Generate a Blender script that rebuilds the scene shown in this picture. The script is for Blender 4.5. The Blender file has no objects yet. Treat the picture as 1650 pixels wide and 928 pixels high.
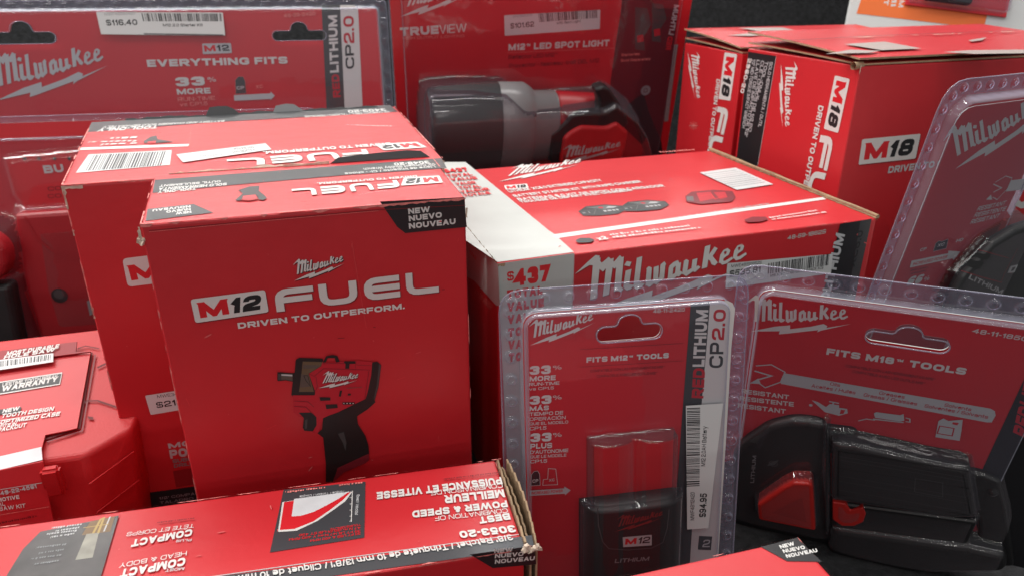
import bpy, bmesh, math, random
import numpy as np
from mathutils import Vector, Matrix
from mathutils.geometry import delaunay_2d_cdt
random.seed(7)
S = bpy.context.scene
COL = S.collection

# ------------------------------------------------------------------ camera, light, exposure
EYE = Vector((0.0, 0.0, 0.42))
PITCH = math.radians(23.4)
FPX = 1200.0                                   # focal length in photo pixels (photo is 1650 wide)
cam = bpy.data.cameras.new('camera'); cam_o = bpy.data.objects.new('camera', cam); COL.objects.link(cam_o)
cam.sensor_width = 36.0; cam.lens = 36.0*FPX/1650.0
cam.clip_start = 0.01; cam.clip_end = 60
cam_o.location = EYE; cam_o.rotation_euler = (math.pi/2-PITCH, 0, 0)
cam.dof.use_dof = True; cam.dof.focus_distance = 0.47; cam.dof.aperture_fstop = 13.0
S.camera = cam_o
S.view_settings.view_transform = 'Standard'; S.view_settings.look = 'None'
S.view_settings.exposure = 0.0; S.view_settings.gamma = 1.0
S.cycles.max_bounces = 10; S.cycles.transparent_max_bounces = 32; S.cycles.glossy_bounces = 4
S.cycles.caustics_reflective = False; S.cycles.caustics_refractive = False
S.cycles.use_denoising = True; S.cycles.sample_clamp_indirect = 6

W = bpy.data.worlds.new('World'); S.world = W; W.use_nodes = True
bg = W.node_tree.nodes['Background']; bg.inputs[0].default_value = (0.93, 0.97, 1.0, 1); bg.inputs[1].default_value = 0.22

def strip_light(name, loc, target, sx, sy, watt, col=(1.0, 0.97, 0.93)):
    l = bpy.data.lights.new(name, 'AREA'); l.shape = 'RECTANGLE'; l.size = sx; l.size_y = sy; l.energy = watt; l.color = col
    o = bpy.data.objects.new(name, l); COL.objects.link(o); o.location = loc
    d = (Vector(target)-Vector(loc)).normalized()
    o.rotation_euler = d.to_track_quat('-Z', 'Y').to_euler()
    return o
# rows of shop tubes overhead, running on over the aisle behind the photographer
for y_, watt, len_ in ((-9.0, 70, 7.0), (-5.0, 34, 7.0), (-2.4, 12, 5.0), (-0.75, 7, 3.6), (0.35, 42, 3.6), (1.45, 52, 3.6), (2.9, 52, 3.6), (5.0, 44, 5.0), (8.0, 50, 7.0)):
    strip_light('ceiling_lamp', (-0.7, y_, 2.35), (-0.7, y_, 0) if -4 < y_ < 4 else (-0.7, y_*.6, 0), len_, 0.10, watt)
strip_light('ceiling_lamp', (-2.3, 0.3, 1.9), (0.1, 0.7, 0.2), 0.14, 2.4, 38)

# ------------------------------------------------------------------ geometry helpers
FW = Vector((0, math.cos(PITCH), -math.sin(PITCH))); UPV = Vector((0, math.sin(PITCH), math.cos(PITCH))); RT = Vector((1, 0, 0))
def ray(x, y): return RT*((x-825.0)/FPX)+UPV*((464.0-y)/FPX)+FW
def at_y(x, y, Y): r = ray(x, y); return EYE+r*(Y/r.y)
def at_z(x, y, Z): r = ray(x, y); return EYE+r*((Z-EYE.z)/r.z)

def link(name, me, parent=None):
    o = bpy.data.objects.new(name, me); COL.objects.link(o)
    if parent is not None: o.parent = parent
    return o
def thing(name, label, cat, loc, yaw=0.0, group=None):
    o = bpy.data.objects.new(name, None); COL.objects.link(o); o.empty_display_size = 0.02
    o.location = loc; o.rotation_euler = (0, 0, math.radians(yaw))
    o['label'] = label; o['category'] = cat
    if group: o['group'] = group
    o.matrix_world = Matrix.Translation(Vector(loc)) @ Matrix.Rotation(math.radians(yaw), 4, 'Z')
    return o
WM = {}
def wmat(o):
    m = Matrix.Identity(4); chain = []
    while o is not None: chain.append(o); o = o.parent
    for q in reversed(chain): m = m @ q.matrix_basis
    return m
def mesh_obj(name, verts, faces, mats, parent=None, fmat=None, smooth=False):
    """verts in world space; stored in the parent's space"""
    inv = wmat(parent).inverted() if parent is not None else Matrix.Identity(4)
    va = np.array([tuple(v) for v in verts], dtype=float).reshape(-1, 3)
    M = np.array(inv); va = va @ M[:3, :3].T + M[:3, 3]
    me = bpy.data.meshes.new(name); me.from_pydata(va.tolist(), [], [list(f) for f in faces])
    for m in (mats if isinstance(mats, (list, tuple)) else [mats]): me.materials.append(m)
    if fmat is not None: me.polygons.foreach_set('material_index', np.array(fmat, dtype=np.int32))
    if smooth: me.polygons.foreach_set('use_smooth', np.ones(len(me.polygons), dtype=bool))
    me.update()
    return link(name, me, parent)
def bm_obj(name, bm, mats, parent=None, smooth=False):
    inv = wmat(parent).inverted() if parent is not None else Matrix.Identity(4)
    bm.transform(inv)
    me = bpy.data.meshes.new(name); bm.to_mesh(me); bm.free()
    for m in (mats if isinstance(mats, (list, tuple)) else [mats]): me.materials.append(m)
    if smooth:
        me.polygons.foreach_set('use_smooth', np.ones(len(me.polygons), dtype=bool))
    return link(name, me, parent)

# ------------------------------------------------------------------ materials
MATS = {}
def mat(name, col, rough=0.5, coat=0.0, metal=0.0, noise=0.0, nscale=30.0, bump=0.0, bscale=200.0, spec=0.5, coat_rough=0.2):
    if name in MATS: return MATS[name]
    m = bpy.data.materials.new(name); m.use_nodes = True; nt = m.node_tree; p = nt.nodes['Principled BSDF']
    p.inputs['Base Color'].default_value = (*col, 1); p.inputs['Roughness'].default_value = rough
    p.inputs['Metallic'].default_value = metal; p.inputs['Coat Weight'].default_value = coat; p.inputs['Coat Roughness'].default_value = coat_rough
    p.inputs['Specular IOR Level'].default_value = spec
    tc = nt.nodes.new('ShaderNodeTexCoord')
    if noise > 0:
        n = nt.nodes.new('ShaderNodeTexNoise'); n.inputs['Scale'].default_value = nscale; n.inputs['Detail'].default_value = 6
        nt.links.new(tc.outputs['Object'], n.inputs['Vector'])
        r = nt.nodes.new('ShaderNodeValToRGB'); r.color_ramp.elements[0].position = 0.3; r.color_ramp.elements[1].position = 0.7
        a = 1-noise; b = 1+noise*0.6
        r.color_ramp.elements[0].color = (col[0]*a, col[1]*a, col[2]*a, 1); r.color_ramp.elements[1].color = (min(1, col[0]*b), min(1, col[1]*b), min(1, col[2]*b), 1)
        nt.links.new(n.outputs['Fac'], r.inputs['Fac']); nt.links.new(r.outputs['Color'], p.inputs['Base Color'])
        mr = nt.nodes.new('ShaderNodeMapRange'); mr.inputs['To Min'].default_value = max(0.02, rough-0.08); mr.inputs['To Max'].default_value = rough+0.1
        n2 = nt.nodes.new('ShaderNodeTexNoise'); n2.inputs['Scale'].default_value = nscale*0.5; n2.inputs['Detail'].default_value = 4
        nt.links.new(tc.outputs['Object'], n2.inputs['Vector'])
        nt.links.new(n2.outputs['Fac'], mr.inputs['Value']); nt.links.new(mr.outputs['Result'], p.inputs['Roughness'])
    if bump > 0:
        n3 = nt.nodes.new('ShaderNodeTexNoise'); n3.inputs['Scale'].default_value = bscale; n3.inputs['Detail'].default_value = 5
        nt.links.new(tc.outputs['Object'], n3.inputs['Vector'])
        b = nt.nodes.new('ShaderNodeBump'); b.inputs['Strength'].default_value = bump; b.inputs['Distance'].default_value = 0.002
        nt.links.new(n3.outputs['Fac'], b.inputs['Height']); nt.links.new(b.outputs['Normal'], p.inputs['Normal'])
    MATS[name] = m
    return m
RED = mat('red_board', (0.54, 0.014, 0.021), 0.42, coat=0.38, noise=0.07, nscale=9, bump=0.20, bscale=55, coat_rough=0.35)
REDC = mat('red_card', (0.56, 0.016, 0.025), 0.35, coat=0.3, noise=0.04, nscale=12)
REDL = mat('red_ink', (0.60, 0.012, 0.020), 0.40)
MAROON = mat('maroon_ink', (0.10, 0.006, 0.012), 0.40)
DRED = mat('dark_red_ink', (0.16, 0.006, 0.010), 0.45)
WHITE = mat('white_ink', (0.64, 0.63, 0.61), 0.45)
WBOARD = mat('white_board', (0.49, 0.51, 0.49), 0.5, noise=0.06, nscale=25, bump=0.06, bscale=120)
PAPER = mat('sticker_paper', (0.60, 0.61, 0.61), 0.35, coat=0.1)
BLACK = mat('black_ink', (0.012, 0.012, 0.014), 0.40, coat=0.2)
DGREY = mat('charcoal_ink', (0.045, 0.047, 0.05), 0.38, coat=0.2)
GREY = mat('grey_ink', (0.24, 0.25, 0.26), 0.40)
LGREY = mat('light_grey_ink', (0.48, 0.49, 0.50), 0.40)
TANINK = mat('tan_ink', (0.19, 0.12, 0.06), 0.40)
CARD = mat('raw_cardboard', (0.36, 0.25, 0.15), 0.8, noise=0.25, nscale=150, bump=0.3, bscale=400)
FRAY = mat('frayed_paper', (0.62, 0.50, 0.40), 0.8, noise=0.3, nscale=200)
PINKW = mat('rubbed_edge', (0.74, 0.22, 0.20), 0.6, noise=0.3, nscale=300)
BPLA = mat('black_plastic', (0.010, 0.010, 0.011), 0.45, noise=0.1, nscale=60, bump=0.08, bscale=700)
GPLA = mat('grey_plastic', (0.13, 0.135, 0.14), 0.38, noise=0.08, nscale=40)
RPLA = mat('red_plastic', (0.52, 0.014, 0.018), 0.42, noise=0.06, nscale=15, bump=0.10, bscale=500)
DULLRED = mat('dull_red_print', (0.22, 0.018, 0.016), 0.5)
SOFTW = mat('soft_white_ink', (.62, .54, .53), .45)
ORANGE = mat('orange_paint', (0.80, 0.17, 0.035), 0.45, noise=0.03, nscale=12)
WPLATE = mat('white_paint', (0.62, 0.64, 0.63), 0.30, coat=0.3)
SILVER = mat('silver_print', (0.62, 0.64, 0.66), 0.30, coat=0.4, noise=0.15, nscale=40)
CARPET = mat('charcoal_carpet', (0.020, 0.021, 0.023), 0.95, noise=0.6, nscale=130, bump=1.0, bscale=260)

def plastic(name, tint=(0.95, 0.94, 0.97), haze=0.014, rough=0.035, edge=0.55, bumpy=0.16, milk=(0.46, 0.45, 0.58), bsc=14):
    m = bpy.data.materials.new(name); m.use_nodes = True; nt = m.node_tree; nt.nodes.clear()
    out = nt.nodes.new('ShaderNodeOutputMaterial')
    tr = nt.nodes.new('ShaderNodeBsdfTransparent'); tr.inputs[0].default_value = (*tint, 1)
    gl = nt.nodes.new('ShaderNodeBsdfGlossy'); gl.inputs['Roughness'].default_value = rough; gl.inputs[0].default_value = (1, 1, 1, 1)
    df = nt.nodes.new('ShaderNodeBsdfDiffuse'); df.inputs[0].default_value = (*milk, 1)
    fr = nt.nodes.new('ShaderNodeFresnel'); fr.inputs['IOR'].default_value = 1.5
    ge = nt.nodes.new('ShaderNodeNewGeometry'); io = nt.nodes.new('ShaderNodeMapRange')     # thin sheet: the same reflectance from both sides
    io.inputs['To Min'].default_value = 1.5; io.inputs['To Max'].default_value = 1/1.5
    nt.links.new(ge.outputs['Backfacing'], io.inputs['Value']); nt.links.new(io.outputs['Result'], fr.inputs['IOR'])
    lw = nt.nodes.new('ShaderNodeLayerWeight'); lw.inputs['Blend'].default_value = 0.35
    mh = nt.nodes.new('ShaderNodeMath'); mh.operation = 'MULTIPLY_ADD'; mh.inputs[1].default_value = edge; mh.inputs[2].default_value = haze
    pw = nt.nodes.new('ShaderNodeMath'); pw.operation = 'POWER'; pw.inputs[1].default_value = 1.6
    mx1 = nt.nodes.new('ShaderNodeMixShader'); mx2 = nt.nodes.new('ShaderNodeMixShader')
    L = nt.links.new
    L(lw.outputs['Facing'], pw.inputs[0]); L(pw.outputs[0], mh.inputs[0]); L(mh.outputs[0], mx1.inputs[0])
    L(tr.outputs[0], mx1.inputs[1]); L(df.outputs[0], mx1.inputs[2])
    tc = nt.nodes.new('ShaderNodeTexCoord'); nz = nt.nodes.new('ShaderNodeTexNoise'); nz.inputs['Scale'].default_value = bsc; nz.inputs['Detail'].default_value = 4
    b = nt.nodes.new('ShaderNodeBump'); b.inputs['Strength'].default_value = bumpy; b.inputs['Distance'].default_value = 0.006
    L(tc.outputs['Object'], nz.inputs['Vector']); L(nz.outputs['Fac'], b.inputs['Height'])
    L(b.outputs['Normal'], gl.inputs['Normal']); L(b.outputs['Normal'], fr.inputs['Normal'])
    L(fr.outputs[0], mx2.inputs[0]); L(mx1.outputs[0], mx2.inputs[1]); L(gl.outputs[0], mx2.inputs[2])
    L(mx2.outputs[0], out.inputs['Surface'])
    return m
DARKR = mat('dark_red_plastic', (.30, .010, .016), .35, noise=.08, nscale=15)  # a deeper red than the other red plastic
CLEAR = plastic('clear_plastic')
FLANGE = plastic('welded_flange', (0.84, 0.82, 0.90), 0.10, 0.025, 1.0, 0.08, (0.64, 0.62, 0.82))
WALLP = plastic('pocket_wall', (0.78, 0.77, 0.84), 0.22, 0.06, 0.8, 0.2, (0.60, 0.60, 0.72))  # grey-blue haze stands in for ceiling reflections on the walls
BUBBLE = plastic('blister_bubble', (0.96, 0.94, 0.95), 0.014, 0.02, 0.34, 0.11, (0.44, 0.40, 0.44), 20)
BEDGE = plastic('bubble_wall', (0.56, 0.52, 0.56), 0.05, 0.03, 0.5, 0.10, (0.20, 0.19, 0.22), 25)  # dark tint painted on steep walls in place of refraction

# ------------------------------------------------------------------ flat shapes: union of polygons, stroke lettering
def clip_y(poly, lo, hi):
    def half(ps, f):
        o = []
        for i in range(len(ps)):
            a, b = ps[i-1], ps[i]; fa, fb = f(a), f(b)
            if (fa >= 0) != (fb >= 0):
                t = fa/(fa-fb); o.append((a[0]+(b[0]-a[0])*t, a[1]+(b[1]-a[1])*t))
            if fb >= 0: o.append(b)
        return o
    poly = half(poly, lambda p: p[1]-lo)
    return half(poly, lambda p: hi-p[1]) if len(poly) > 2 else []
def union(polys, eps=1e-5):
    vs, fs = [], []
    for p in polys:
        q = []
        for a in p:
            if not q or abs(a[0]-q[-1][0])+abs(a[1]-q[-1][1]) > 1e-5: q.append(a)
        if len(q) > 2 and abs(q[0][0]-q[-1][0])+abs(q[0][1]-q[-1][1]) < 1e-5: q.pop()
        if len(q) < 3: continue
        ar = sum(q[i-1][0]*q[i][1]-q[i][0]*q[i-1][1] for i in range(len(q)))
        if abs(ar) < 1e-9: continue
        if ar < 0: q.reverse()
        fs.append(list(range(len(vs), len(vs)+len(q)))); vs += [Vector(a) for a in q]
    if not fs: return [], []
    r = delaunay_2d_cdt(vs, [], fs, 1, eps)
    keep = [list(f) for f, o in zip(r[2], r[5]) if len(o) > 0]
    return [(v.x, v.y) for v in r[0]], keep
def ring_poly(outer, inner):
    """polygon with a hole -> (verts, faces)"""
    vs = [Vector(p) for p in outer]+[Vector(p) for p in inner]
    no, ni = len(outer), len(inner)
    def area(q): return sum(q[i-1][0]*q[i][1]-q[i][0]*q[i-1][1] for i in range(len(q)))
    fo = list(range(no)); fi = list(range(no, no+ni))
    if area(outer) < 0: fo.reverse()
    if area(inner) < 0: fi.reverse()
    r = delaunay_2d_cdt(vs, [], [fo, fi], 1, 1e-7)
    return [(v.x, v.y) for v in r[0]], [list(f) for f, o in zip(r[2], r[5]) if list(o) == [0]]

GL = {
'A':('1.05','0,-.15 .5,1.12 1,-.15;.2,.3 .8,.3'),'B':('1','0,.5 0,1 .92,1r .92,.53r 0,.53;0,.53 1,.53r 1,0r 0,0 0,.6'),'C':('1','1,.72 1,1r 0,1r 0,0r 1,0r 1,.28'),
'D':('1','c 0,0 0,1 1,1R 1,0R'),'E':('.88','1,1 0,1 0,0 1,0;0,.5 .92,.5'),'F':('.85','1,1 0,1 0,0;0,.47 .9,.47'),'G':('1.03','1,.72 1,1r 0,1r 0,0r 1,0r 1,.45 .58,.45'),
'H':('1','0,0 0,1;1,0 1,1;0,.5 1,.5'),'I':('0','0,0 0,1'),'J':('.8','1,1.2 1,0r 0,0r 0,.3'),'K':('1','0,0 0,1;1,1.1 .08,.38;.3,.58 1,-.1'),'L':('.82','0,1 0,0 1,0'),
'M':('1.22','0,0 0,1;1,0 1,1;0,1.1 .5,.0 1,1.1'),'N':('1.02','0,0 0,1;1,0 1,1;0,1.1 1,-.1'),'O':('1.05','c 0,0r 0,1r 1,1r 1,0r'),'P':('.95','0,0 0,1 1,1r 1,.42r 0,.42'),
'Q':('1.05','c 0,0r 0,1r 1,1r 1,0r;.6,.3 1,-.1'),'R':('1','0,0 0,1 1,1r 1,.45r 0,.45;.5,.45 1,-.12'),'S':('.95','1,.75 1,1r 0,1r 0,.5r 1,.5r 1,0r 0,0r 0,.25'),
'T':('.95','.5,0 .5,1;0,1 1,1'),'U':('1','0,1 0,0r 1,0r 1,1'),'V':('1.05','0,1.15 .5,-.12 1,1.15'),'W':('1.6','0,1.15 .26,-.1 .5,1.1 .74,-.1 1,1.15'),
'X':('1','0,-.1 1,1.1;0,1.1 1,-.1'),'Y':('1','0,1.1 .5,.42;1,1.1 .5,.42;.5,.5 .5,0'),'Z':('.95','0,1 1,1 0,0 1,0'),
'0':('.85','c 0,0r 0,1r 1,1r 1,0r'),'1':('.42','1,0 1,1 .1,.74'),'2':('.85','0,.68 0,1r 1,1r 1,.5r 0,.3r 0,0 1.2,0'),'3':('.85','0,.72 0,1r 1,1r 1,.53r .3,.53;.3,.53 1,.53r 1,0r 0,0r 0,.28'),
'4':('.9','.74,0 .74,1 0,.3 1,.3'),'5':('.85','1.12,1 .06,1 .0,.52 .0,.58 1,.6r 1,0r 0,0r 0,.25'),'6':('.85','1,.78 1,1r 0,1r 0,0r 1,0r 1,.56r 0,.56'),'7':('.8','0,1 1,1 .3,-.1'),
'8':('.87','c .04,.52r .04,1r .96,1r .96,.52r;c 0,0r 0,.52r 1,.52r 1,0r'),'9':('.85','0,.22 0,0r 1,0r 1,1r 0,1r 0,.44r 1,.44'),
'$':('.85','1,.75 1,1r 0,1r 0,.5r 1,.5r 1,0r 0,0r 0,.25;t.5 .5,-.1 .5,1.1'),'%':('1.35','t.55 c 0,.56r 0,1r .34,1r .34,.56r;t.55 c .66,0r .66,.44r 1,.44r 1,0r;t.5 .26,-.05 .74,1.05'),
'&':('1.1','1,-.1 .2,.72r .42,1r .72,.8r 0,.3r .3,0r .95,.45'),'.':('0','0,0 0,.01'),',':('0','0,-.18 0,.02'),':':('0','0,0 0,.01;0,.6 0,.61'),'-':('.35','0,.4 1,.4'),'/':('.45','0,-.1 1,1.1'),
'(':('.18','1,1 0,.8r 0,.2r 1,0'),')':('.18','0,1 1,.8r 1,.2r 0,0'),"'":('0','0,.7 0,1'),'"':('.3','t.7 0,.7 0,1;t.7 1,.7 1,1'),'*':('.5','t.6 .5,.6 .5,1;t.6 0,.8 1,.8'),
'\u2122':('.8','t.4 0,.95 .4,.95;t.4 .2,.62 .2,.95;t.4 .55,.62 .55,.95 .77,.7 1,.95 1,.62'),'\u00ae':('.5','t.3 c 0,.6r 0,1r 1,1r 1,.6r;t.3 .5,.75 .5,.85'),
'\u00c9':('.88','1,1 0,1 0,0 1,0;0,.5 .92,.5;t.7 .4,1.25 .7,1.4'),'\u00c1':('1.05','0,-.1 .5,1.1 1,-.1;.2,.3 .8,.3;t.7 .45,1.3 .7,1.42'),'\u00d3':('1.05','c 0,0r 0,1r 1,1r 1,0r;t.7 .4,1.25 .7,1.4'),'\u00c8':('.88','1,1 0,1 0,0 1,0;0,.5 .92,.5;t.7 .3,1.4 .6,1.25'),
'\u00ca':('.88','1,1 0,1 0,0 1,0;0,.5 .92,.5;t.6 .2,1.22 .5,1.4 .8,1.22'),
'a':('.8','.02,.5 .02,.7r 1,.7r 1,-.25;1,.4 0,.4r 0,0r 1,0'),'b':('.82','0,1 0,0 1,0r 1,.7r 0,.7'),'c':('.8','1,.5 1,.7r 0,.7r 0,0r 1,0r 1,.2'),'d':('.82','1,1 1,0 0,0r 0,.7r 1,.7'),
'e':('.82','0,.35 1,.35 1,.7r 0,.7r 0,0r 1,0r 1,.1'),'f':('.45','.35,0 .35,1r 1,1;0,.68 1,.68'),'g':('.82','1,.7 1,-.28r 0,-.28;1,0 0,0r 0,.7r 1,.7'),'h':('.8','0,0 0,1;0,.7 1,.7r 1,0'),
'i':('0','0,0 0,.7;0,.98 0,1'),'j':('.2','1,.7 1,-.28 0,-.28;1,.98 1,1'),'k':('.8','0,0 0,1;1,.8 .1,.28;.35,.45 1,-.1'),'l':('0','0,0 0,1'),'m':('1.3','0,0 0,.7;0,.7 .5,.7r .5,0;.5,.7 1,.7r 1,0'),
'n':('.8','0,0 0,.7;0,.7 1,.7r 1,0'),'o':('.82','c 0,0r 0,.7r 1,.7r 1,0r'),'p':('.82','0,-.28 0,.7 1,.7r 1,0r 0,0'),'q':('.82','1,-.28 1,.7 0,.7r 0,0r 1,0'),'r':('.45','0,0 0,.7;0,.7 1,.7'),
's':('.78','1,.55 1,.7r 0,.7r 0,.35r 1,.35r 1,0r 0,0r 0,.15'),'t':('.48','.35,1 .35,0r 1,0;0,.7 1,.7'),'u':('.8','0,.7 0,0r 1,0;1,.7 1,0'),'v':('.85','0,.8 .5,-.1 1,.8'),'w':('1.3','0,.8 .26,-.1 .5,.75 .74,-.1 1,.8'),
'x':('.8','0,-.1 1,.8;0,.8 1,-.1'),'y':('.85','0,.8 .5,0;1,.8 .3,-.4'),'z':('.75','0,.7 1,.7 0,0 1,0'),
}
def round_path(pts, closed, rad):
    n = len(pts); out = []
    for i, (x, y, r) in enumerate(pts):
        if r == 0 or (not closed and i in (0, n-1)): out.append((x, y)); continue
        p = Vector((x, y)); a = Vector(pts[i-1][:2]); b = Vector(pts[(i+1) % n][:2])
        da = a-p; db = b-p; la, lb = da.length, db.length
        ka = 0.5 if (closed or 0 < i-1) else 0.95; kb = 0.5 if (closed or i+1 < n-1) else 0.95
        rr = min(rad*r, la*ka, lb*kb)
        if rr < 1e-4: out.append((x, y)); continue
        s = p+da/la*rr; e = p+db/lb*rr
        for k in range(5):
            t = k/4; c = 0.72
            q = s*(1-t)**2*(1) + p*2*t*(1-t) + e*t*t
            out.append((q.x, q.y))
    return out
def stroke(pts, closed, t, cap=True):
    P = [Vector(p) for p in pts]; Q = []
    for p in P:
        if not Q or (p-Q[-1]).length > 1e-4: Q.append(p)
    if closed and (Q[0]-Q[-1]).length < 1e-4: Q.pop()
    n = len(Q)
    if n < 2: return []
    if not closed and cap:
        d = (Q[0]-Q[1]).normalized(); Q[0] = Q[0]+d*t/2
        d = (Q[-1]-Q[-2]).normalized(); Q[-1] = Q[-1]+d*t/2
    L, R = [], []
    for i in range(n):
        if closed or 0 < i < n-1:
            d0 = (Q[i]-Q[i-1]).normalized(); d1 = (Q[(i+1) % n]-Q[i]).normalized()
        elif i == 0: d0 = d1 = (Q[1]-Q[0]).normalized()
        else: d0 = d1 = (Q[-1]-Q[-2]).normalized()
        n0 = Vector((-d0.y, d0.x)); n1 = Vector((-d1.y, d1.x)); m = n0+n1
        m = n0 if m.length < 1e-4 else m.normalized()
        k = 1/max(0.3, m.dot(n0))
        L.append(Q[i]+m*t/2*k); R.append(Q[i]-m*t/2*k)
    out = []
    for i in range(n if closed else n-1):
        j = (i+1) % n
        out.append([tuple(L[i]), tuple(L[j]), tuple(R[j]), tuple(R[i])])
    return out
GC = {}
def glyph(ch, t, rad):
    k = (ch, t, rad)
    if k in GC: return GC[k]
    if ch not in GL: ch = '-'
    w, spec = GL[ch]; w = float(w); polys = []
    wid = w+0 if w > 0 else 0.0
    full = max(t, wid)
    for path in spec.split(';'):
        tt = t; closed = False; pts = []
        for tok in path.split():
            if tok[0] == 't': tt = t*float(tok[1:]); continue
            if tok == 'c': closed = True; continue
            r = 0.0
            if tok[-1] == 'r': r = 1.0; tok = tok[:-1]
            elif tok[-1] == 'R': r = 1.5; tok = tok[:-1]
            x, y = map(float, tok.split(','))
            pts.append((t/2+x*(full-t), t/2+y*(1-t), r))
        pts = round_path(pts, closed, rad)
        for q in stroke(pts, closed, tt, ch not in 'CGSJ2356$9aces&'):
            lo, hi = (0, 1) if ch.isupper() and ord(ch) < 128 or ch in '0123456789&Kk/' else (-.45, 1.5)
            if ch in 'vwxk': lo, hi = 0, (.7*(1-t)+t if ch != 'k' else 1)
            c = clip_y(q, lo, hi)
            if len(c) > 2: polys.append(c)
    GC[k] = (union(polys), full)
    return GC[k]
def text_shape(s, t=0.21, rad=0.34, gap=0.13):
    """verts, faces in units of cap height, total width"""
    V, F = [], []; x = 0.0
    for ch in s:
        if ch == ' ': x += 0.42; continue
        (v, f), w = glyph(ch, t, rad); o = len(V)
        V += [(a+x, b) for a, b in v]; F += [[i+o for i in q] for q in f]; x += w+gap
    return V, F, max(x-gap, 0.01)

# the script wordmark, drawn letter by letter: points x right, y down
def SL(x0, y0, x1, y1, w0, w1=None, k=0.35):
    w1 = w1 or w0
    return [(x0-w0/2, y0+k*w0/2), (x0+w0/2, y0-k*w0/2), (x1+w1/2, y1-k*w1/2), (x1-w1/2, y1+k*w1/2)]
LOGO_P = [
 [(126,488),(212,402),(256,363),(280,366),(262,432),(215,428)], SL(262,385,217,652,44,40), SL(340,386,293,628,42,38), SL(400,376,364,596,42,42),
 [(262,380),(288,412),(332,372),(352,398),(290,470),(256,440)], [(338,384),(360,404),(398,360),(418,384),(360,450),(336,430)], [(352,590),(386,604),(402,585),(388,568)],
 [(418,426),(436,398),(464,404),(450,434)], SL(442,456,420,566,36), [(402,574),(420,594),(446,585),(470,556),(440,552)],
 SL(514,370,480,562,34), [(462,572),(482,588),(512,572),(536,545),(500,540)],
 SL(568,446,553,558,32), SL(612,430,600,540,32), SL(654,414,640,516,32), [(537,556),(560,572),(612,528),(600,508)], [(584,542),(604,554),(655,510),(640,492)], [(640,416),(664,396),(674,414),(652,440)], [(548,448),(566,430),(584,440),(570,460)],
 SL(704,430,692,508,30), [(690,428),(720,400),(748,386),(756,404),(708,448)], SL(752,406,738,488,32), [(676,510),(700,526),(748,486),(736,466)], [(724,486),(748,500),(776,470),(760,458)],
 SL(800,394,786,478,32), SL(856,376,844,452,32), [(772,478),(796,496),(852,452),(840,434)], [(830,452),(852,468),(890,432),(874,420)], [(782,394),(800,378),(816,388),(802,408)],
 SL(940,284,914,438,36), [(928,372),(984,290),(1004,302),(950,384)], [(938,352),(962,344),(1002,398),(982,420),(962,412)],
 SL(1034,338,1022,398,28), [(1022,342),(1040,312),(1068,298),(1086,312),(1076,342),(1030,376),(1030,358),(1058,336),(1062,318),(1046,322),(1040,346)], [(1010,392),(1030,414),(1060,404),(1102,370),(1096,356),(1050,386),(1034,386)],
 SL(1126,306,1114,366,28), [(1114,310),(1132,280),(1160,266),(1178,280),(1168,310),(1122,344),(1122,326),(1150,304),(1154,286),(1138,290),(1132,314)], [(1102,360),(1122,382),(1152,372),(1194,338),(1188,324),(1142,354),(1126,354)],
]
BOLT_P = [[(133,783),(408,654),(580,592),(520,700),(440,728),(457,690)], [(580,592),(572,636),(800,546),(936,480),(900,560),(858,590),(872,562),(520,700)], [(936,480),(972,492),(960,515),(1216,403),(900,560)]]
LOGO = union([[(x/1000., -y/1000.) for x, y in p] for p in LOGO_P+BOLT_P])
LOGO_REF = [(0.133, -0.783), (1.216, -0.403), (0.945, -0.272)]      # bolt left tip, bolt right tip, top of the k

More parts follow.
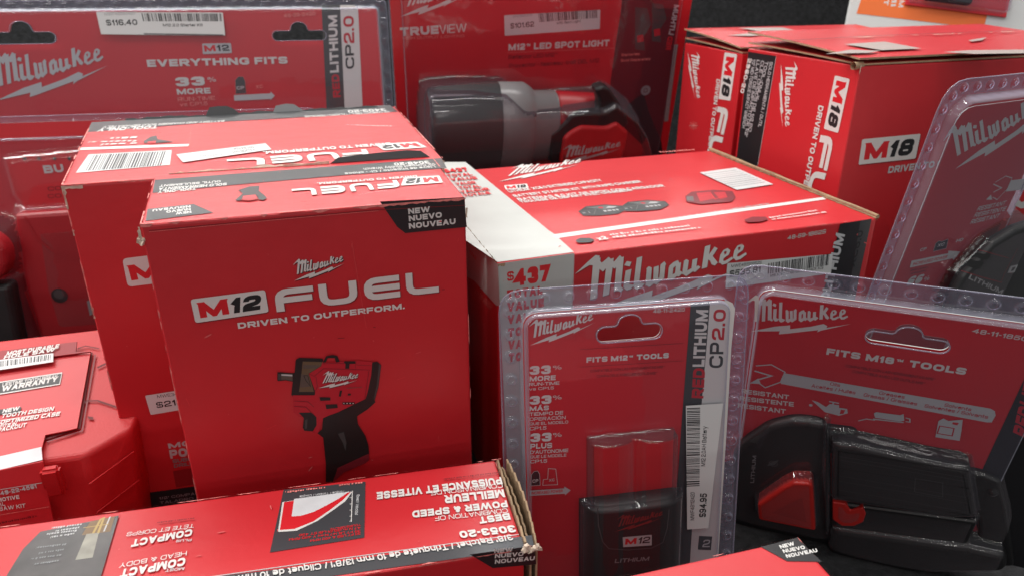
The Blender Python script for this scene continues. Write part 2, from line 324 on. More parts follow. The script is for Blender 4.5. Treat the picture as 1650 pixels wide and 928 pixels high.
# ------------------------------------------------------------------ a flat face and the ink printed on it
class Face:
    def __init__(s, O, u, v):
        s.O = Vector(O); s.u = Vector(u).normalized(); v = Vector(v); s.v = (v-s.u*v.dot(s.u)).normalized(); s.n = s.u.cross(s.v)
        if s.n.dot(EYE-s.O) < 0: s.n = -s.n
    def px(s, x, y):
        r = ray(x, y); p = EYE+r*((s.O-EYE).dot(s.n)/r.dot(s.n)); d = p-s.O
        return Vector((d.dot(s.u), d.dot(s.v)))
    def w(s, a, b, h=0.0): return s.O+s.u*a+s.v*b+s.n*h
    def shifted(s, h):
        f = Face(s.O+s.n*h, s.u, s.v); return f
class Ink:
    def __init__(s, face, lift=0.00025):
        s.f = face; s.V = []; s.F = []; s.M = []; s.mats = []; s.h = lift
    def mi(s, m):
        if m not in s.mats: s.mats.append(m)
        return s.mats.index(m)
    def add(s, pts, faces, m, dh=0.00002):
        s.h += dh; o = len(s.V); k = s.mi(m)
        s.V += [s.f.w(a, b, s.h) for a, b in pts]
        for q in faces: s.F.append([i+o for i in q]); s.M.append(k)
    def poly(s, px, m):                       # px: picture points
        pts = [tuple(s.f.px(*p)) for p in px]
        v, f = union([pts], 1e-7)
        s.add(v, f, m)
    def polys(s, lst, m):
        v, f = union([[tuple(s.f.px(*p)) for p in q] for q in lst], 1e-7); s.add(v, f, m)
    def line(s, px, wmm, m, closed=False):
        pts = [tuple(s.f.px(*p)) for p in px]
        v, f = union(stroke(pts, closed, wmm/1000., cap=False), 1e-7); s.add(v, f, m)
    def rrect(s, px4, rmm, m):                # four picture corners, rounded
        P = [s.f.px(*p) for p in px4]
        path = round_path([(p.x, p.y, 1.0) for p in P], True, rmm/1000.)
        v, f = union([path], 1e-7); s.add(v, f, m)
    def disc(s, c, rmm, m, inner=0.0, n=20):
        p = s.f.px(*c); r = rmm/1000.
        out = [(p.x+r*math.cos(6.2832*i/n), p.y+r*math.sin(6.2832*i/n)) for i in range(n)]
        if inner > 0:
            ri = inner/1000.; inn = [(p.x+ri*math.cos(6.2832*i/n), p.y+ri*math.sin(6.2832*i/n)) for i in range(n)]
            v, f = ring_poly(out, inn)
        else: v, f = out, [list(range(n))]
        s.add(v, f, m)
    def affine(s, V, F, a, b, c, src, m):     # src three 2D points -> face points a, b, c
        A = np.array([[src[0][0], src[0][1], 1], [src[1][0], src[1][1], 1], [src[2][0], src[2][1], 1]])
        X = np.linalg.solve(A, np.array([tuple(a), tuple(b), tuple(c)]))
        P = np.c_[np.array(V), np.ones(len(V))] @ X
        s.add(P.tolist(), F, m)
    def text(s, t, A, B, h, m, wt=0.21, rad=0.34, gap=0.13, shadow=None, slant=0.0):
        """baseline from picture point A to B; h = cap height in picture pixels (negative: upside down) or a picture point above A"""
        V, F, w = text_shape(t, wt, rad, gap)
        a, b = s.f.px(*A), s.f.px(*B)
        if isinstance(h, tuple): c = s.f.px(*h)
        else:
            d = (b-a).normalized(); perp = Vector((-d.y, d.x)); q = s.f.px(A[0], A[1]-h)-a
            c = a+perp*q.dot(perp)
        c = c+(b-a).normalized()*(slant*(c-a).length)
        if shadow:
            off = Vector(shadow[:2]); s.affine(V, F, a+off, b+off, c+off, [(0, 0), (w, 0), (0, 1)], shadow[2])
        s.affine(V, F, a, b, c, [(0, 0), (w, 0), (0, 1)], m)
    def logo(s, A, B, K, m, shadow=None):
        a, b, c = s.f.px(*A), s.f.px(*B), s.f.px(*K)
        if shadow:
            off = Vector(shadow[:2]); s.affine(LOGO[0], LOGO[1], a+off, b+off, c+off, LOGO_REF, shadow[2])
        s.affine(LOGO[0], LOGO[1], a, b, c, LOGO_REF, m)
    def bars(s, P4, m, n=46, seed=1):         # barcode: picture quad TL TR BR BL, bars run TL->BL
        rnd = random.Random(seed); tl, tr, br, bl = [s.f.px(*p) for p in P4]; x = 0.0; V = []; F = []
        ws = []
        for i in range(n): ws.append((rnd.choice([1, 1, 1, 2, 2, 3]), rnd.choice([1, 1, 2, 2, 3])))
        tot = sum(a+b for a, b in ws)
        for a, b in ws:
            x0, x1 = x/tot, (x+a)/tot; x += a+b
            o = len(V); V += [tuple(tl.lerp(tr, x0)), tuple(tl.lerp(tr, x1)), tuple(bl.lerp(br, x1)), tuple(bl.lerp(br, x0))]; F.append([o, o+1, o+2, o+3])
        s.add(V, F, m)
    def scribble(s, A, B, h, m, seed=0, wt=0.2):   # very small print that cannot be read in the photo: a row of tiny bars
        rnd = random.Random(seed); a, b = s.f.px(*A), s.f.px(*B); d = b-a; L = d.length; d = d/L
        perp = Vector((-d.y, d.x)); q = s.f.px(A[0], A[1]-h)-a; k = q.dot(perp); x = 0.0; V = []; F = []
        hh = abs(k)
        while x < L:
            w = hh*rnd.uniform(0.35, 0.8); w = min(w, L-x)
            lo = k*rnd.choice([0, 0, 0, .1]); hi = k*rnd.choice([.7, .75, 1.0, .72])
            o = len(V)
            for (xx, yy) in ((x, lo), (x+w, lo), (x+w, hi), (x, hi)):
                p = a+d*xx+perp*yy; V.append((p.x, p.y))
            F.append([o, o+1, o+2, o+3]); x += w+hh*(0.22 if rnd.random() > .18 else .6)
        s.add(V, F, m)
    def build(s, name, parent): 
        return mesh_obj(name, s.V, s.F, s.mats, parent, s.M)

def badge(ink, q, num, m_face=None):
    """white plate with a red M and a black slanted number; q = picture corners TL TR BR BL"""
    tl, tr, br, bl = [Vector(p) for p in q]
    ink.rrect([tuple(p+Vector((0, 1.5)) for p in q) if False else tuple(p) for p in (tl, tr, br, bl)], 1.6, WHITE)
    def P(x, y): p = bl.lerp(br, x).lerp(tl.lerp(tr, x), y); return (p.x, p.y)
    ink.text('M', P(.08, .17), P(.475, .17), P(.08, .83), REDL, wt=.29)
    ink.text(num, P(.495, .17), P(.90, .17), P(.54, .83), BLACK, wt=.28)

# ------------------------------------------------------------------ cartons
def axes(yaw):
    a = math.radians(yaw); return Vector((math.cos(a), math.sin(a), 0)), Vector((-math.sin(a), math.cos(a), 0))
def carton_body(name, FL, ex, ey, w, d, h, parent, m=None, r=0.0018, skew=0.0, face_mats=None):
    """FL = front left top corner; a box with soft folded edges"""
    bm = bmesh.new(); UZ = Vector((0, 0, 1))
    c = [FL+ex*(w*i)+ey*(d*j)-UZ*(h*k) for k in (1, 0) for j in (0, 1) for i in (0, 1)]
    c[2] = c[2]-ex*skew; c[6] = c[6]-ex*skew           # the left side panel bulges out towards the back
    v = [bm.verts.new(p) for p in c]
    for f in ((0, 1, 5, 4), (1, 3, 7, 5), (3, 2, 6, 7), (2, 0, 4, 6), (4, 5, 7, 6), (0, 2, 3, 1)): bm.faces.new([v[i] for i in f])
    bmesh.ops.recalc_face_normals(bm, faces=bm.faces)
    mats = [m or RED]
    if face_mats:
        for f in bm.faces:
            for axis, mm in face_mats.items():
                nv = {'front': -ey, 'left': -ex, 'right': ex, 'top': UZ, 'back': ey}[axis]
                if f.normal.dot(nv) > .9:
                    if mm not in mats: mats.append(mm)
                    f.material_index = mats.index(mm)
    bmesh.ops.bevel(bm, geom=list(bm.edges), offset=r, segments=3, profile=0.6, affect='EDGES')
    return bm_obj(name, bm, mats, parent, smooth=False)
def wear(name, parent, runs, m, seed=3):
    """ragged rubbed or torn strips along folds: runs of (P, Q, side dir, width mm, lift dir, coverage)"""
    rnd = random.Random(seed)
    for P, Q, side, wmm, nrm, cov in runs:
        V = []; F = []; P = Vector(P); Q = Vector(Q); L = (Q-P).length; n = max(6, int(L/0.0022)); prev = None; on = True
        for i in range(n+1):
            t = i/n; p = P.lerp(Q, t)+nrm*0.0004
            if rnd.random() < .25: on = rnd.random() < cov*(.62 if m is PINKW else 1)
            w = wmm/1000*rnd.uniform(.25, 1.0)*(1 if on else 0.02)
            o = len(V); V += [p-side*w*.2, p+side*w]
            if prev is not None: F.append([prev, prev+1, o+1, o])
            prev = o
        mesh_obj(name, V, F, m, parent)
def slab(bm, O, a, b, c):
    """box from corner O and three edge vectors"""
    P = [O+a*i+b*j+c*k for k in (0, 1) for j in (0, 1) for i in (0, 1)]; v = [bm.verts.new(p) for p in P]; fs = []
    for f in ((0, 1, 5, 4), (1, 3, 7, 5), (3, 2, 6, 7), (2, 0, 4, 6), (4, 5, 7, 6), (0, 2, 3, 1)): fs.append(bm.faces.new([v[i] for i in f]))
    return fs
UZ = Vector((0, 0, 1))

# =================================================================== SETTING
def structure(name, verts, faces, m):
    o = mesh_obj(name, verts, faces, m); o['kind'] = 'structure'; return o
bm = bmesh.new(); slab(bm, Vector((-3, -0.6, -0.05)), Vector((6, 0, 0)), Vector((0, 2.6, 0)), Vector((0, 0, 0.05)))
o = bm_obj('display_table', bm, CARPET); o['kind'] = 'structure'
wall_v = [(-3, 1.55, 0), (3, 1.55, 0), (3, 1.55, .62), (-3, 1.55, .62), (-3, 1.62, 0), (3, 1.62, 0), (3, 1.62, .62), (-3, 1.62, .62)]
structure('back_wall', wall_v, [(0, 1, 2, 3), (5, 4, 7, 6), (3, 2, 6, 7), (1, 0, 4, 5), (0, 3, 7, 4), (2, 1, 5, 6)], CARPET)

# =================================================================== CARTONS
def base_of(FL, ex, ey, w, d, h): return FL+ex*(w/2)+ey*(d/2)-UZ*h
CARTONS = 'red printed tool cartons standing on the table'

# --- carton with the impact wrench picture (front of the pair)
ex, ey = axes(16.4)
TR = at_y(750, 319, 0.42); w, d = 0.1745, 0.107; FL = TR-ex*w; h = FL.z
wr = thing('tool_carton', 'red carton with an impact wrench picture and black corner flash, in front of another carton', 'carton', base_of(FL, ex, ey, w, d, h), 16.4, CARTONS)
carton_body('carton', FL, ex, ey, w, d, h, wr, skew=.007)
F = Face(FL, ex, UZ); T = Face(FL, ex, ey)
k = Ink(F)
k.poly([(612, 325), (748, 318), (752, 366), (653, 376), (640, 366)], BLACK)
k.line([(240, 372), (440, 353), (600, 339), (750, 331)], 0.35, DRED)
k.line([(240, 374), (330, 365), (440, 355), (560, 344), (610, 340)], 0.2, PINKW)
for t, y0, y1, x1 in (('NEW', 345.5, 341.5, 693), ('NUEVO', 357, 350.5, 712), ('NOUVEAU', 369, 361, 734)):
    k.text(t, (658 if t == 'NEW' else 659, y0), (x1, y1), 9.0, WHITE, wt=.27)
k.logo((474, 452), (555, 424), (534, 412), WHITE, shadow=(0.0004, -0.0005, BLACK))
def bigbadge(k, q, num, sh=True):
    if sh: k.rrect([(x+1.0, y+1.4) for x, y in q], 2.0, DRED)
    badge(k, q, num)
bigbadge(k, [(307, 482), (427, 466.5), (433, 502), (315, 519.5)], '12')
def fuel(k, pts, h, sh=(0.0004, -0.0005), col=WHITE, shcol=DRED):
    """four letters, each a set of strokes in a picture quad: baseline start and end"""
    G = {'F': ['1,1 .0,1r 0,0', '.02,.5 .94,.5'], 'U': ['0,1 0,0r 1,0r 1,1'], 'E': ['1,1 0,1r 0,0r 1,0', '.02,.5 1,.5'], 'L': ['0,1 0,0r 1,0']}
    for ch, (A, B) in pts:
        polys = []; wd = 1.25; t = .26
        for p in G[ch]:
            q = []
            for tok in p.split():
                r = 0.0
                if tok[-1] == 'r': r = 1.0; tok = tok[:-1]
                x, y = map(float, tok.split(',')); q.append((t/2+x*(wd-t), t/2+y*(1-t), r))
            polys += stroke(round_path(q, False, .33), False, t)
        V, Fc = union(polys)
        a, b = k.f.px(*A), k.f.px(*B); dr = (b-a).normalized(); pp = Vector((-dr.y, dr.x))
        c = a+pp*((k.f.px(A[0], A[1]-h)-a).dot(pp))
        if sh:
            o = Vector(sh); k.affine(V, Fc, a+o, b+o, c+o, [(0, 0), (wd, 0), (0, 1)], shcol)
        k.affine(V, Fc, a, b, c, [(0, 0), (wd, 0), (0, 1)], col)
fuel(k, [('F', ((446, 502), (508, 494.5))), ('U', ((516.5, 493.5), (577, 486))), ('E', ((588, 484.5), (645, 477.5))), ('L', ((655, 476), (707, 470)))], 36)
k.text('DRIVEN TO OUTPERFORM.', (384, 528.5), (652, 496.5), 9.5, WHITE, wt=.26)
k.text('\u2122', (711, 470), (717, 469), 5, DRED)
SCUFF = mat('scuff', (.66, .06, .065), .6); 
for ln in ([(567, 388), (570, 410), (575, 440), (582, 480), (590, 527)], [(566, 392), (567, 399)], [(739, 383), (737, 389)], [(706, 700), (707, 709)], [(430, 690), (445, 683)], [(300, 640), (306, 652)], [(640, 610), (652, 606)]): k.line(ln, .28, SCUFF)
k.line([(544, 544), (555, 543)], .35, DRED); k.line([(601, 526), (605, 526)], .4, DRED)
def P3(l, ox=460, oy=560, s=9.167): return [(ox+x/s, oy+y/s) for x, y in l]
def P4(l): return P3(l, 460, 640, 6.628)
k.build('front_print', wr)
k = Ink(F, 0.0006)
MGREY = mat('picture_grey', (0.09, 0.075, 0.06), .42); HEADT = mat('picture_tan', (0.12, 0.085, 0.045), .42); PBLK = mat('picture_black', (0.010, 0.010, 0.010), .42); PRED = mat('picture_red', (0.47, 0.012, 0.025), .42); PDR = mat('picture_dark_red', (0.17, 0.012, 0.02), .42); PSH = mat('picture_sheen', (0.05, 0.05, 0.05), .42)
k.poly(P3([(-120, 352), (-60, 352), (0, 360), (110, 366), (150, 350), (160, 490), (110, 492), (0, 472), (-110, 482), (-122, 470)]), PBLK)
k.poly(P3([(-110, 375), (-75, 375), (-70, 462), (-106, 466)]), PSH)
k.poly(P3([(-68, 372), (0, 372), (104, 378), (104, 480), (0, 460), (-64, 462)]), MGREY)
k.poly(P3([(-60, 380), (0, 382), (100, 388), (100, 410), (0, 404), (-60, 400)]), LGREY)
k.poly(P3([(160, 160), (205, 138), (550, 150), (560, 220), (440, 660), (430, 700), (110, 715), (85, 685), (105, 500), (135, 360), (148, 185)]), PBLK)
k.poly(P3([(255, 192), (545, 200), (520, 262), (340, 370), (398, 560), (418, 640), (200, 640), (238, 350)]), HEADT)
k.poly(P3([(258, 240), (500, 250), (480, 290), (256, 300)]), MGREY)
k.poly(P3([(230, 380), (330, 390), (370, 560), (215, 575)]), MGREY)
k.line(P3([(270, 400), (330, 400), (370, 560), (300, 470)]), .4, PBLK, True)
k.poly(P3([(105, 690), (430, 690), (440, 640), (345, 372), (525, 262), (548, 190), (640, 210), (780, 195), (1040, 178), (1290, 200), (1262, 400), (1212, 640), (1182, 740), (830, 910), (700, 968), (600, 1020), (600, 1160), (480, 1000), (200, 1010), (120, 940)]), PRED)
k.poly(P4([(80, 0), (90, 120), (150, 155), (290, 150), (330, 200), (330, 280), (290, 365), (345, 375), (400, 230), (600, 90), (430, 0)]), PRED)
k.poly(P3([(1280, 205), (1350, 192), (1412, 245), (1372, 560), (1312, 780), (1235, 860), (960, 1030), (640, 1130), (600, 1050), (830, 912), (1182, 742), (1212, 640), (1262, 400)]), PBLK)
k.poly(P3([(1380, 230), (1408, 250), (1368, 555), (1310, 770), (1290, 780), (1345, 555)]), PSH)
k.poly(P4([(400, 212), (470, 180), (760, 85), (870, 60), (940, 0), (960, 40), (880, 115), (762, 192), (772, 275), (852, 400), (886, 510), (890, 595), (560, 742), (505, 890), (430, 895), (430, 700), (402, 420), (340, 372), (390, 330)]), PBLK)
k.poly(P4([(560, 380), (620, 360), (650, 470), (640, 560), (610, 470)]), PSH)
k.poly(P4([(140, 152), (280, 150), (330, 200), (332, 285), (290, 352), (200, 345), (184, 310), (196, 210)]), PBLK)
k.poly(P4([(208, 230), (235, 220), (228, 320), (205, 325)]), PSH)
k.poly(P4([(555, 742), (888, 588), (892, 655), (850, 692), (620, 792), (512, 886)]), PDR)
k.poly(P3([(548, 205), (600, 112), (690, 92), (765, 108), (800, 195), (745, 205), (725, 140), (625, 140), (590, 205)]), PBLK)
k.poly(P3([(870, 185), (1030, 185), (1030, 222), (945, 225), (940, 295), (880, 295), (885, 225), (860, 210)]), PBLK)
k.line(P3([(430, 400), (560, 295), (1250, 315)]), .35, PDR); k.line(P3([(345, 372), (450, 420), (470, 560), (430, 640)]), .3, PDR)
k.line(P3([(1040, 180), (1030, 290)]), .25, PDR); k.line(P3([(1045, 240), (1270, 250)]), .25, PDR); k.line(P3([(545, 220), (860, 215)]), .25, PDR); k.line(P3([(1230, 330), (1170, 740)]), .3, PDR)
k.line(P3([(130, 770), (330, 780), (420, 860)]), .35, PDR); k.line(P3([(130, 850), (300, 860), (400, 960)]), .35, PDR)
for q in ([(590, 822), (760, 816), (772, 870), (602, 888)], [(500, 712), (660, 716), (662, 760), (512, 766)], [(800, 620), (835, 612), (815, 705), (785, 700)], [(920, 660), (965, 660), (960, 688), (915, 688)], [(835, 788), (1025, 788), (1015, 818), (845, 822)]): k.poly(P3(q), PBLK)
for x in (860, 907, 952, 997): k.disc(P3([(x, 802)])[0], .38, WHITE, n=8)
k.logo(P3([(488, 578)])[0], P3([(1060, 458)])[0], P3([(968, 345)])[0], WHITE, shadow=(.0003, -.0004, PBLK))
k.scribble(P3([(900, 585)])[0], P3([(1130, 570)])[0], 1.6, MGREY, 4)
k.build('product_picture', wr)
k = Ink(T)
k.poly([(250, 291), (711, 256), (720, 272), (560, 283), (400, 297), (246, 312)], DGREY)
k.line([(244, 313), (400, 299), (720, 274)], .4, PINKW)
k.poly([(238, 338), (312, 330), (344, 344), (235, 357)], DGREY)
for t, A, B, hh in (('NEW', (306, 331), (282, 333.5), -4), ('NUEVO', (307, 335.5), (262, 340), -4), ('NOUVEAU', (307, 340), (248, 346), -4)): pass
k.text('NOUVEAU', (307, 332), (246, 338.5), -3.6, WHITE, wt=.27); k.text('NUEVO', (307, 336.5), (268, 341), -3.6, WHITE, wt=.27); k.text('NEW', (308, 341), (283, 344), -3.6, WHITE, wt=.27)
k.text('TOOL-ONLY', (316, 303.5), (255, 309), -4.2, WHITE, wt=.27); k.text('SOLO HERRAMIENTA', (366, 296), (257, 304), -4, WHITE, wt=.25); k.text('OUTIL SEULEMENT', (356, 292), (258, 299.5), -3.2, WHITE, wt=.24)
k.text('3048-20', (690, 260.5), (634, 264), -4.6, WHITE, wt=.26)
k.text('1/2" Compact Stubby Wrench', (700, 264.5), (585, 272.5), -3.4, WHITE, wt=.2); k.text('Llave de impacto / Cl\u00e9 \u00e0 chocs', (700, 268.5), (555, 280), -3.4, WHITE, wt=.2)
bigbadge(k, [(714, 296), (646, 301), (651, 288), (708, 284.5)], '12', False)
fuel(k, [('F', ((639, 292), (603, 295))), ('U', ((597, 296), (561, 299))), ('E', ((554, 300), (516, 303))), ('L', ((508, 304), (470, 307)))], -12, (0.0003, .0004))
k.text('DRIVEN TO OUTPERFORM.', (671, 284.5), (511, 296.5), -3.2, WHITE, wt=.26)
k.logo((626, 308), (576, 316), (590, 314), WHITE)
k.poly([(384, 309), (402, 303), (418, 302), (417, 310), (425, 316), (430, 321), (425, 325), (418, 324), (414, 318), (398, 318), (386, 326), (379, 325), (392, 314)], PSH); k.poly([(392, 318), (412, 316), (416, 323), (402, 326), (390, 325)], RED)
k.build('top_print', wr)
wear('worn_edge', wr, [(FL, TR, -UZ, 1.6, -ey, .75), (FL, TR, ey, 1.0, UZ, .5), (FL-UZ*.004, FL-UZ*h, ex, .7, -ey, .6), (TR-UZ*.01, TR-UZ*.2, -ex, .6, -ey, .35), (TR, TR+ey*d, -ex, .8, UZ, .7), (FL, FL+ey*d-ex*.007, ex, .9, UZ, .6)], PINKW, 5)
wear('torn_edge', wr, [(FL-UZ*.001-ex*.0006, FL-UZ*.008-ex*.0006, -ex, 1.6, -ey, 1), (TR-UZ*.006, TR-UZ*.012, ex, 1.2, -ey, 1), (FL+ey*d+ex*.052, FL+ey*d+ex*.086, -ey, 2.4, UZ, .8), (FL+ey*d+ex*.11, FL+ey*d+ex*.135, -ey, 1.4, UZ, .5)], FRAY, 9)
def ragged_flap(name, parent, A, ux, up, prof, th, m, seed):
    """an upturned strip of board: prof = (distance along, height) pairs, jittered"""
    rnd = random.Random(seed); V = []; F_ = []; n = len(prof); back = ux.cross(up).normalized()*th
    for x, hgt in prof:
        j = rnd.uniform(-.0006, .0006); b0 = A+ux*x; t0 = A+ux*(x+j)+up*(hgt+j)
        V += [b0, t0, t0+back, b0+back]
    for i in range(n-1):
        o, p_ = i*4, i*4+4
        for m_ in range(4): F_.append([o+m_, o+(m_+1) % 4, p_+(m_+1) % 4, p_+m_])
    F_ += [[0, 1, 2, 3], [(n-1)*4+3, (n-1)*4+2, (n-1)*4+1, (n-1)*4]]
    return mesh_obj(name, V, F_, m, parent)
ragged_flap('tuck_flap', wr, FL+ey*(d-.0015), ex, (UZ+ey*.5).normalized(), [(w*.60, .0002), (w*.63, .0035), (w*.70, .0045), (w*.80, .0050), (w*.90, .0054), (w*.96, .0050), (w*.99, .0010)], .0012, DGREY, 3)
ragged_flap('torn_strip', wr, FL+ey*(d-.001)+ex*.002, ex, (UZ+ey*.9).normalized(), [(i*.0035, random.uniform(.0002, .0018)) for i in range(30)], .0008, FRAY, 4)
ragged_flap('torn_strip', wr, FL+ey*(d-.002)+ex*(w*.42), ex, (UZ+ey*.2).normalized(), [(i*.003, random.uniform(.0004, .0026)) for i in range(11)], .0008, FRAY, 5)
bm = bmesh.new()       # crushed lower left corner tag
bmesh.ops.create_icosphere(bm, subdivisions=2, radius=.0022, matrix=Matrix.Translation(FL-UZ*.009-ex*.0012+ey*.001))
for v in bm.verts: v.co += Vector((random.uniform(-1, 1), random.uniform(-1, 1), random.uniform(-1, 1)))*.0011
bm_obj('crushed_corner', bm, FRAY, wr)

# --- wider carton behind it
ex, ey = axes(17.0)
FL = at_y(99, 299, 0.463); w, d = 0.2485, 0.227; h = FL.z; FR = FL+ex*w
dr = thing('tool_carton', 'wide red carton with barcode on its top, half hidden behind the impact wrench carton', 'carton', base_of(FL, ex, ey, w, d, h), 17.0, CARTONS)
carton_body('carton', FL, ex, ey, w, d, h, dr, skew=.024)
F = Face(FL, ex, UZ); T = Face(FL, ex, ey)
k = Ink(F)
k.rrect([(197, 417), (300, 404), (310, 449), (206, 462)], 3, WHITE)
k.text('M', (212, 452), (262, 445), 25, REDL, wt=.27)
k.text('MORE', (272, 722), (344, 711), 8.5, LGREY, wt=.24); k.text('POWER', (275, 738), (352, 726), 14, LGREY, wt=.28); k.text('SUBCOMPACT', (279, 745.5), (360, 732), 6, GREY); k.text('DRILL', (281, 752.5), (312, 748), 5.5, GREY)
k.poly([(237, 793), (420, 768), (470, 830), (246, 860)], BLACK)
k.text('1/2" COMPACT DRILL/DRIVER', (257, 804), (400, 784), 4, GREY, wt=.18); k.text('TALADRO ATORNILLADOR', (258, 811), (400, 791), 4, GREY, wt=.18)
k.poly([(279, 758), (330, 750), (335, 775), (284, 784)], mat('deep_red_ink', (.28, .008, .014), .45))
k.build('front_print', dr)
def sticker(face, q, name, parent, draw, lift=0.0008):
    kk = Ink(face, lift); kk.rrect(q, 1.0, PAPER); draw(kk); return kk.build(name, parent)
def dd(kk):
    kk.text('MWE34032042', (254, 640), (318, 631), 5, BLACK, wt=.13); kk.text('$218.40', (253, 656), (326, 645), 9.5, BLACK, wt=.18)
sticker(F, [(234, 636), (330, 621), (338, 651), (243, 667)], 'price_sticker', dr, dd)
k = Ink(T)
k.poly([(148, 198), (628, 170), (641, 181), (520, 188), (330, 199), (140, 214)], DGREY)
k.poly([(128, 243), (303, 237), (305, 233), (131, 239)], WHITE); k.line([(305, 238), (308, 207), (142, 217)], .6, PINKW)
k.rrect([(143, 250), (277, 243), (274, 267), (122, 280)], .4, PAPER)
k.bars([(152, 251), (268, 245), (260, 268), (138, 276.5)], BLACK, 34, 3)
k.text('TOOL-ONLY', (256, 203), (161, 208), -5, WHITE, wt=.26); k.text('BATTERY AND CHARGER SOLD SEPARATELY', (362, 195), (168, 204.5), -2.6, WHITE, wt=.2)
k.text('3403-20', (620, 176), (560, 179), -4, WHITE); k.text('1/2" COMPACT DRILL / TALADRO / PERCEUSE', (626, 180), (490, 188), -2.8, WHITE, wt=.18)
for i, (x0, x1, y) in enumerate(((222, 178, 221), (222, 145, 227), (222, 165, 231))): k.scribble((x0, y), (x1, y+2.2), -2.6, WHITE, 20+i)
k.poly([(232, 229), (243, 222), (252, 220), (254, 226), (268, 228), (280, 230), (252, 232), (232, 232)], PSH); k.poly([(238, 230), (252, 228), (250, 233), (238, 233)], REDL)
bigbadge(k, [(688, 239), (618, 244), (603, 234), (672, 230)], '12', False)
fuel(k, [('F', ((590, 242), (547, 245))), ('U', ((541, 246), (492, 250))), ('E', ((484, 250), (435, 254))), ('L', ((427, 255), (366, 259)))], -12, (0.0003, .0004))
k.text('DRIVEN TO OUTPERFORM.', (628, 231.5), (424, 246), -4.5, WHITE, wt=.26)
k.logo((636, 206), (554, 203), (576, 203), WHITE)
k.build('top_print', dr)
def d2(kk):
    kk.text('001 24724', (408, 238), (376, 241), -3, BLACK, wt=.14); kk.text('VAUCR 001', (410, 242), (374, 246), -3, BLACK, wt=.14); kk.text('2-3851-84', (360, 250), (322, 253), -2.2, GREY, wt=.14)
sticker(T, [(428, 233), (438, 243), (295, 264), (284, 251)], 'price_sticker', dr, d2)
wear('worn_edge', dr, [(FL, FR, -UZ, 1.3, -ey, .6), (FL, FR, ey, 1.2, UZ, .6), (FL-UZ*.004, FL-UZ*h, ex, .9, -ey, .7), (FL, FL+ey*d-ex*.024, ex, 1.2, UZ, .8), (FR, FR+ey*d, -ex, 1.2, UZ, .85)], PINKW, 15)
wear('torn_edge', dr, [(FL-UZ*.0005, FL-UZ*.016, ex, 2.2, -ey, 1), (FL-UZ*.0012, FL+ex*.012-UZ*.0012, -UZ, 2.0, -ey, 1), (FL-UZ*.085, FL-UZ*.094, ex, 1.5, -ey, 1), (FL-UZ*.03, FL-UZ*.034, ex, 1.2, -ey, 1), (FL+ex*.12+ey*.003, FL+ex*.195+ey*.003, -ey, 3.5, UZ, .8), (FR-UZ*.0015+ex*.0006, FR-UZ*.012+ex*.0006, -ex, 2.0, -ey, .9)], FRAY, 19)
xa = (T.px(330, 192)).x; xb = (T.px(441, 186)).x
ragged_flap('tuck_flap', dr, FL+ey*(d-.001), ex, (UZ+ey*.3).normalized(), [(xa, .0005), (xa+.004, .0075), (xa+.012, .0085), (xa+.020, .0085), (xa+.026, .0060), (xa+.030, .0004)], .0012, DGREY, 6)
ragged_flap('tuck_flap', dr, FL+ey*(d-.001), ex, (UZ+ey*.3).normalized(), [(xb, .0005), (xb+.003, .0066), (xb+.012, .0076), (xb+.020, .0074), (xb+.027, .0010)], .0012, GREY, 7)
ragged_flap('torn_strip', dr, FL+ey*(d-.0015)+ex*.004, ex, (UZ+ey*.6).normalized(), [(i*.006, random.uniform(.0003, .0022)) for i in range(39)], .0008, DGREY, 8)
ragged_flap('torn_strip', dr, FL+ey*.0025+ex*.118, ex, (UZ-ey*.6).normalized(), [(i*.0035, random.uniform(.0003, .0026)) for i in range(22)], .0008, FRAY, 9)

# --- long low carton at the front
ex, ey = axes(12.7)
FR = at_z(857, 881, 0.135); w, d = 0.37, 0.0795; FL = FR-ex*w; h = FR.z
rt = thing('tool_carton', 'long red carton lying at the front with a torque graph and a torn open end', 'carton', base_of(FL, ex, ey, w, d, h), 12.7, CARTONS)
carton_body('carton', FL, ex, ey, w-.004, d, h, rt)
F = Face(FL, ex, UZ); T = Face(FL, ex, ey)
k = Ink(T)
BAND = mat('slate_band', (0.040, 0.046, 0.052), .35, coat=.3)
k.poly([(857, 862), (861, 882), (300, 961), (-60, 1012), (-60, 985), (200, 947), (520, 908), (700, 883)], BAND)
k.line([(836, 861), (517, 904), (270, 939), (-60, 985)], .55, LGREY)
k.poly([(457, 789), (589, 776), (587, 866), (435, 890)], BAND)
k.poly([(455, 809), (568, 792), (556, 808), (538, 821), (512, 839), (478, 855), (448, 857)], WHITE)
k.poly([(458, 809), (565, 793), (552, 806), (530, 823), (505, 840), (475, 852), (451, 854)], REDL)
k.poly([(474, 804), (563, 792), (545, 804), (525, 815), (505, 825), (485, 831), (470, 832)], SILVER)
k.line([(568, 791), (566, 841)], .45, WHITE)
for y in (802, 812, 822, 832, 840): k.line([(563.5, y), (567, y)], .4, WHITE)
k.text('Speed / Velocidad', (575, 797), (572, 830), (580, 797), LGREY, wt=.18)
k.text('Torque / Torsion / Couple', (556, 790.5), (483, 799), -3.5, LGREY, wt=.18)
for i, (t, y0, y1, xa, xb) in enumerate((('35 FT LBS & 450 RPM', 861, 871, 581, 500), ('35 FT LB (47 N-m) Y 450 RPM', 857, 869, 581, 466), ('47 N m (35 PI-LB) ET 450', 852, 862, 581, 482), ('TOURS/MINUTE', 847, 853, 581, 532))): k.text(t, (xa, y0-3), (xb, y1-1), -3.6, REDL, wt=.18)
for i, (xa, ya, xb, yb) in enumerate(((584, 777, 546, 781), (524, 785, 494, 788), (490, 789, 460, 792))): k.scribble((xa, ya), (xb, yb), -3, PINKW, 30+i)
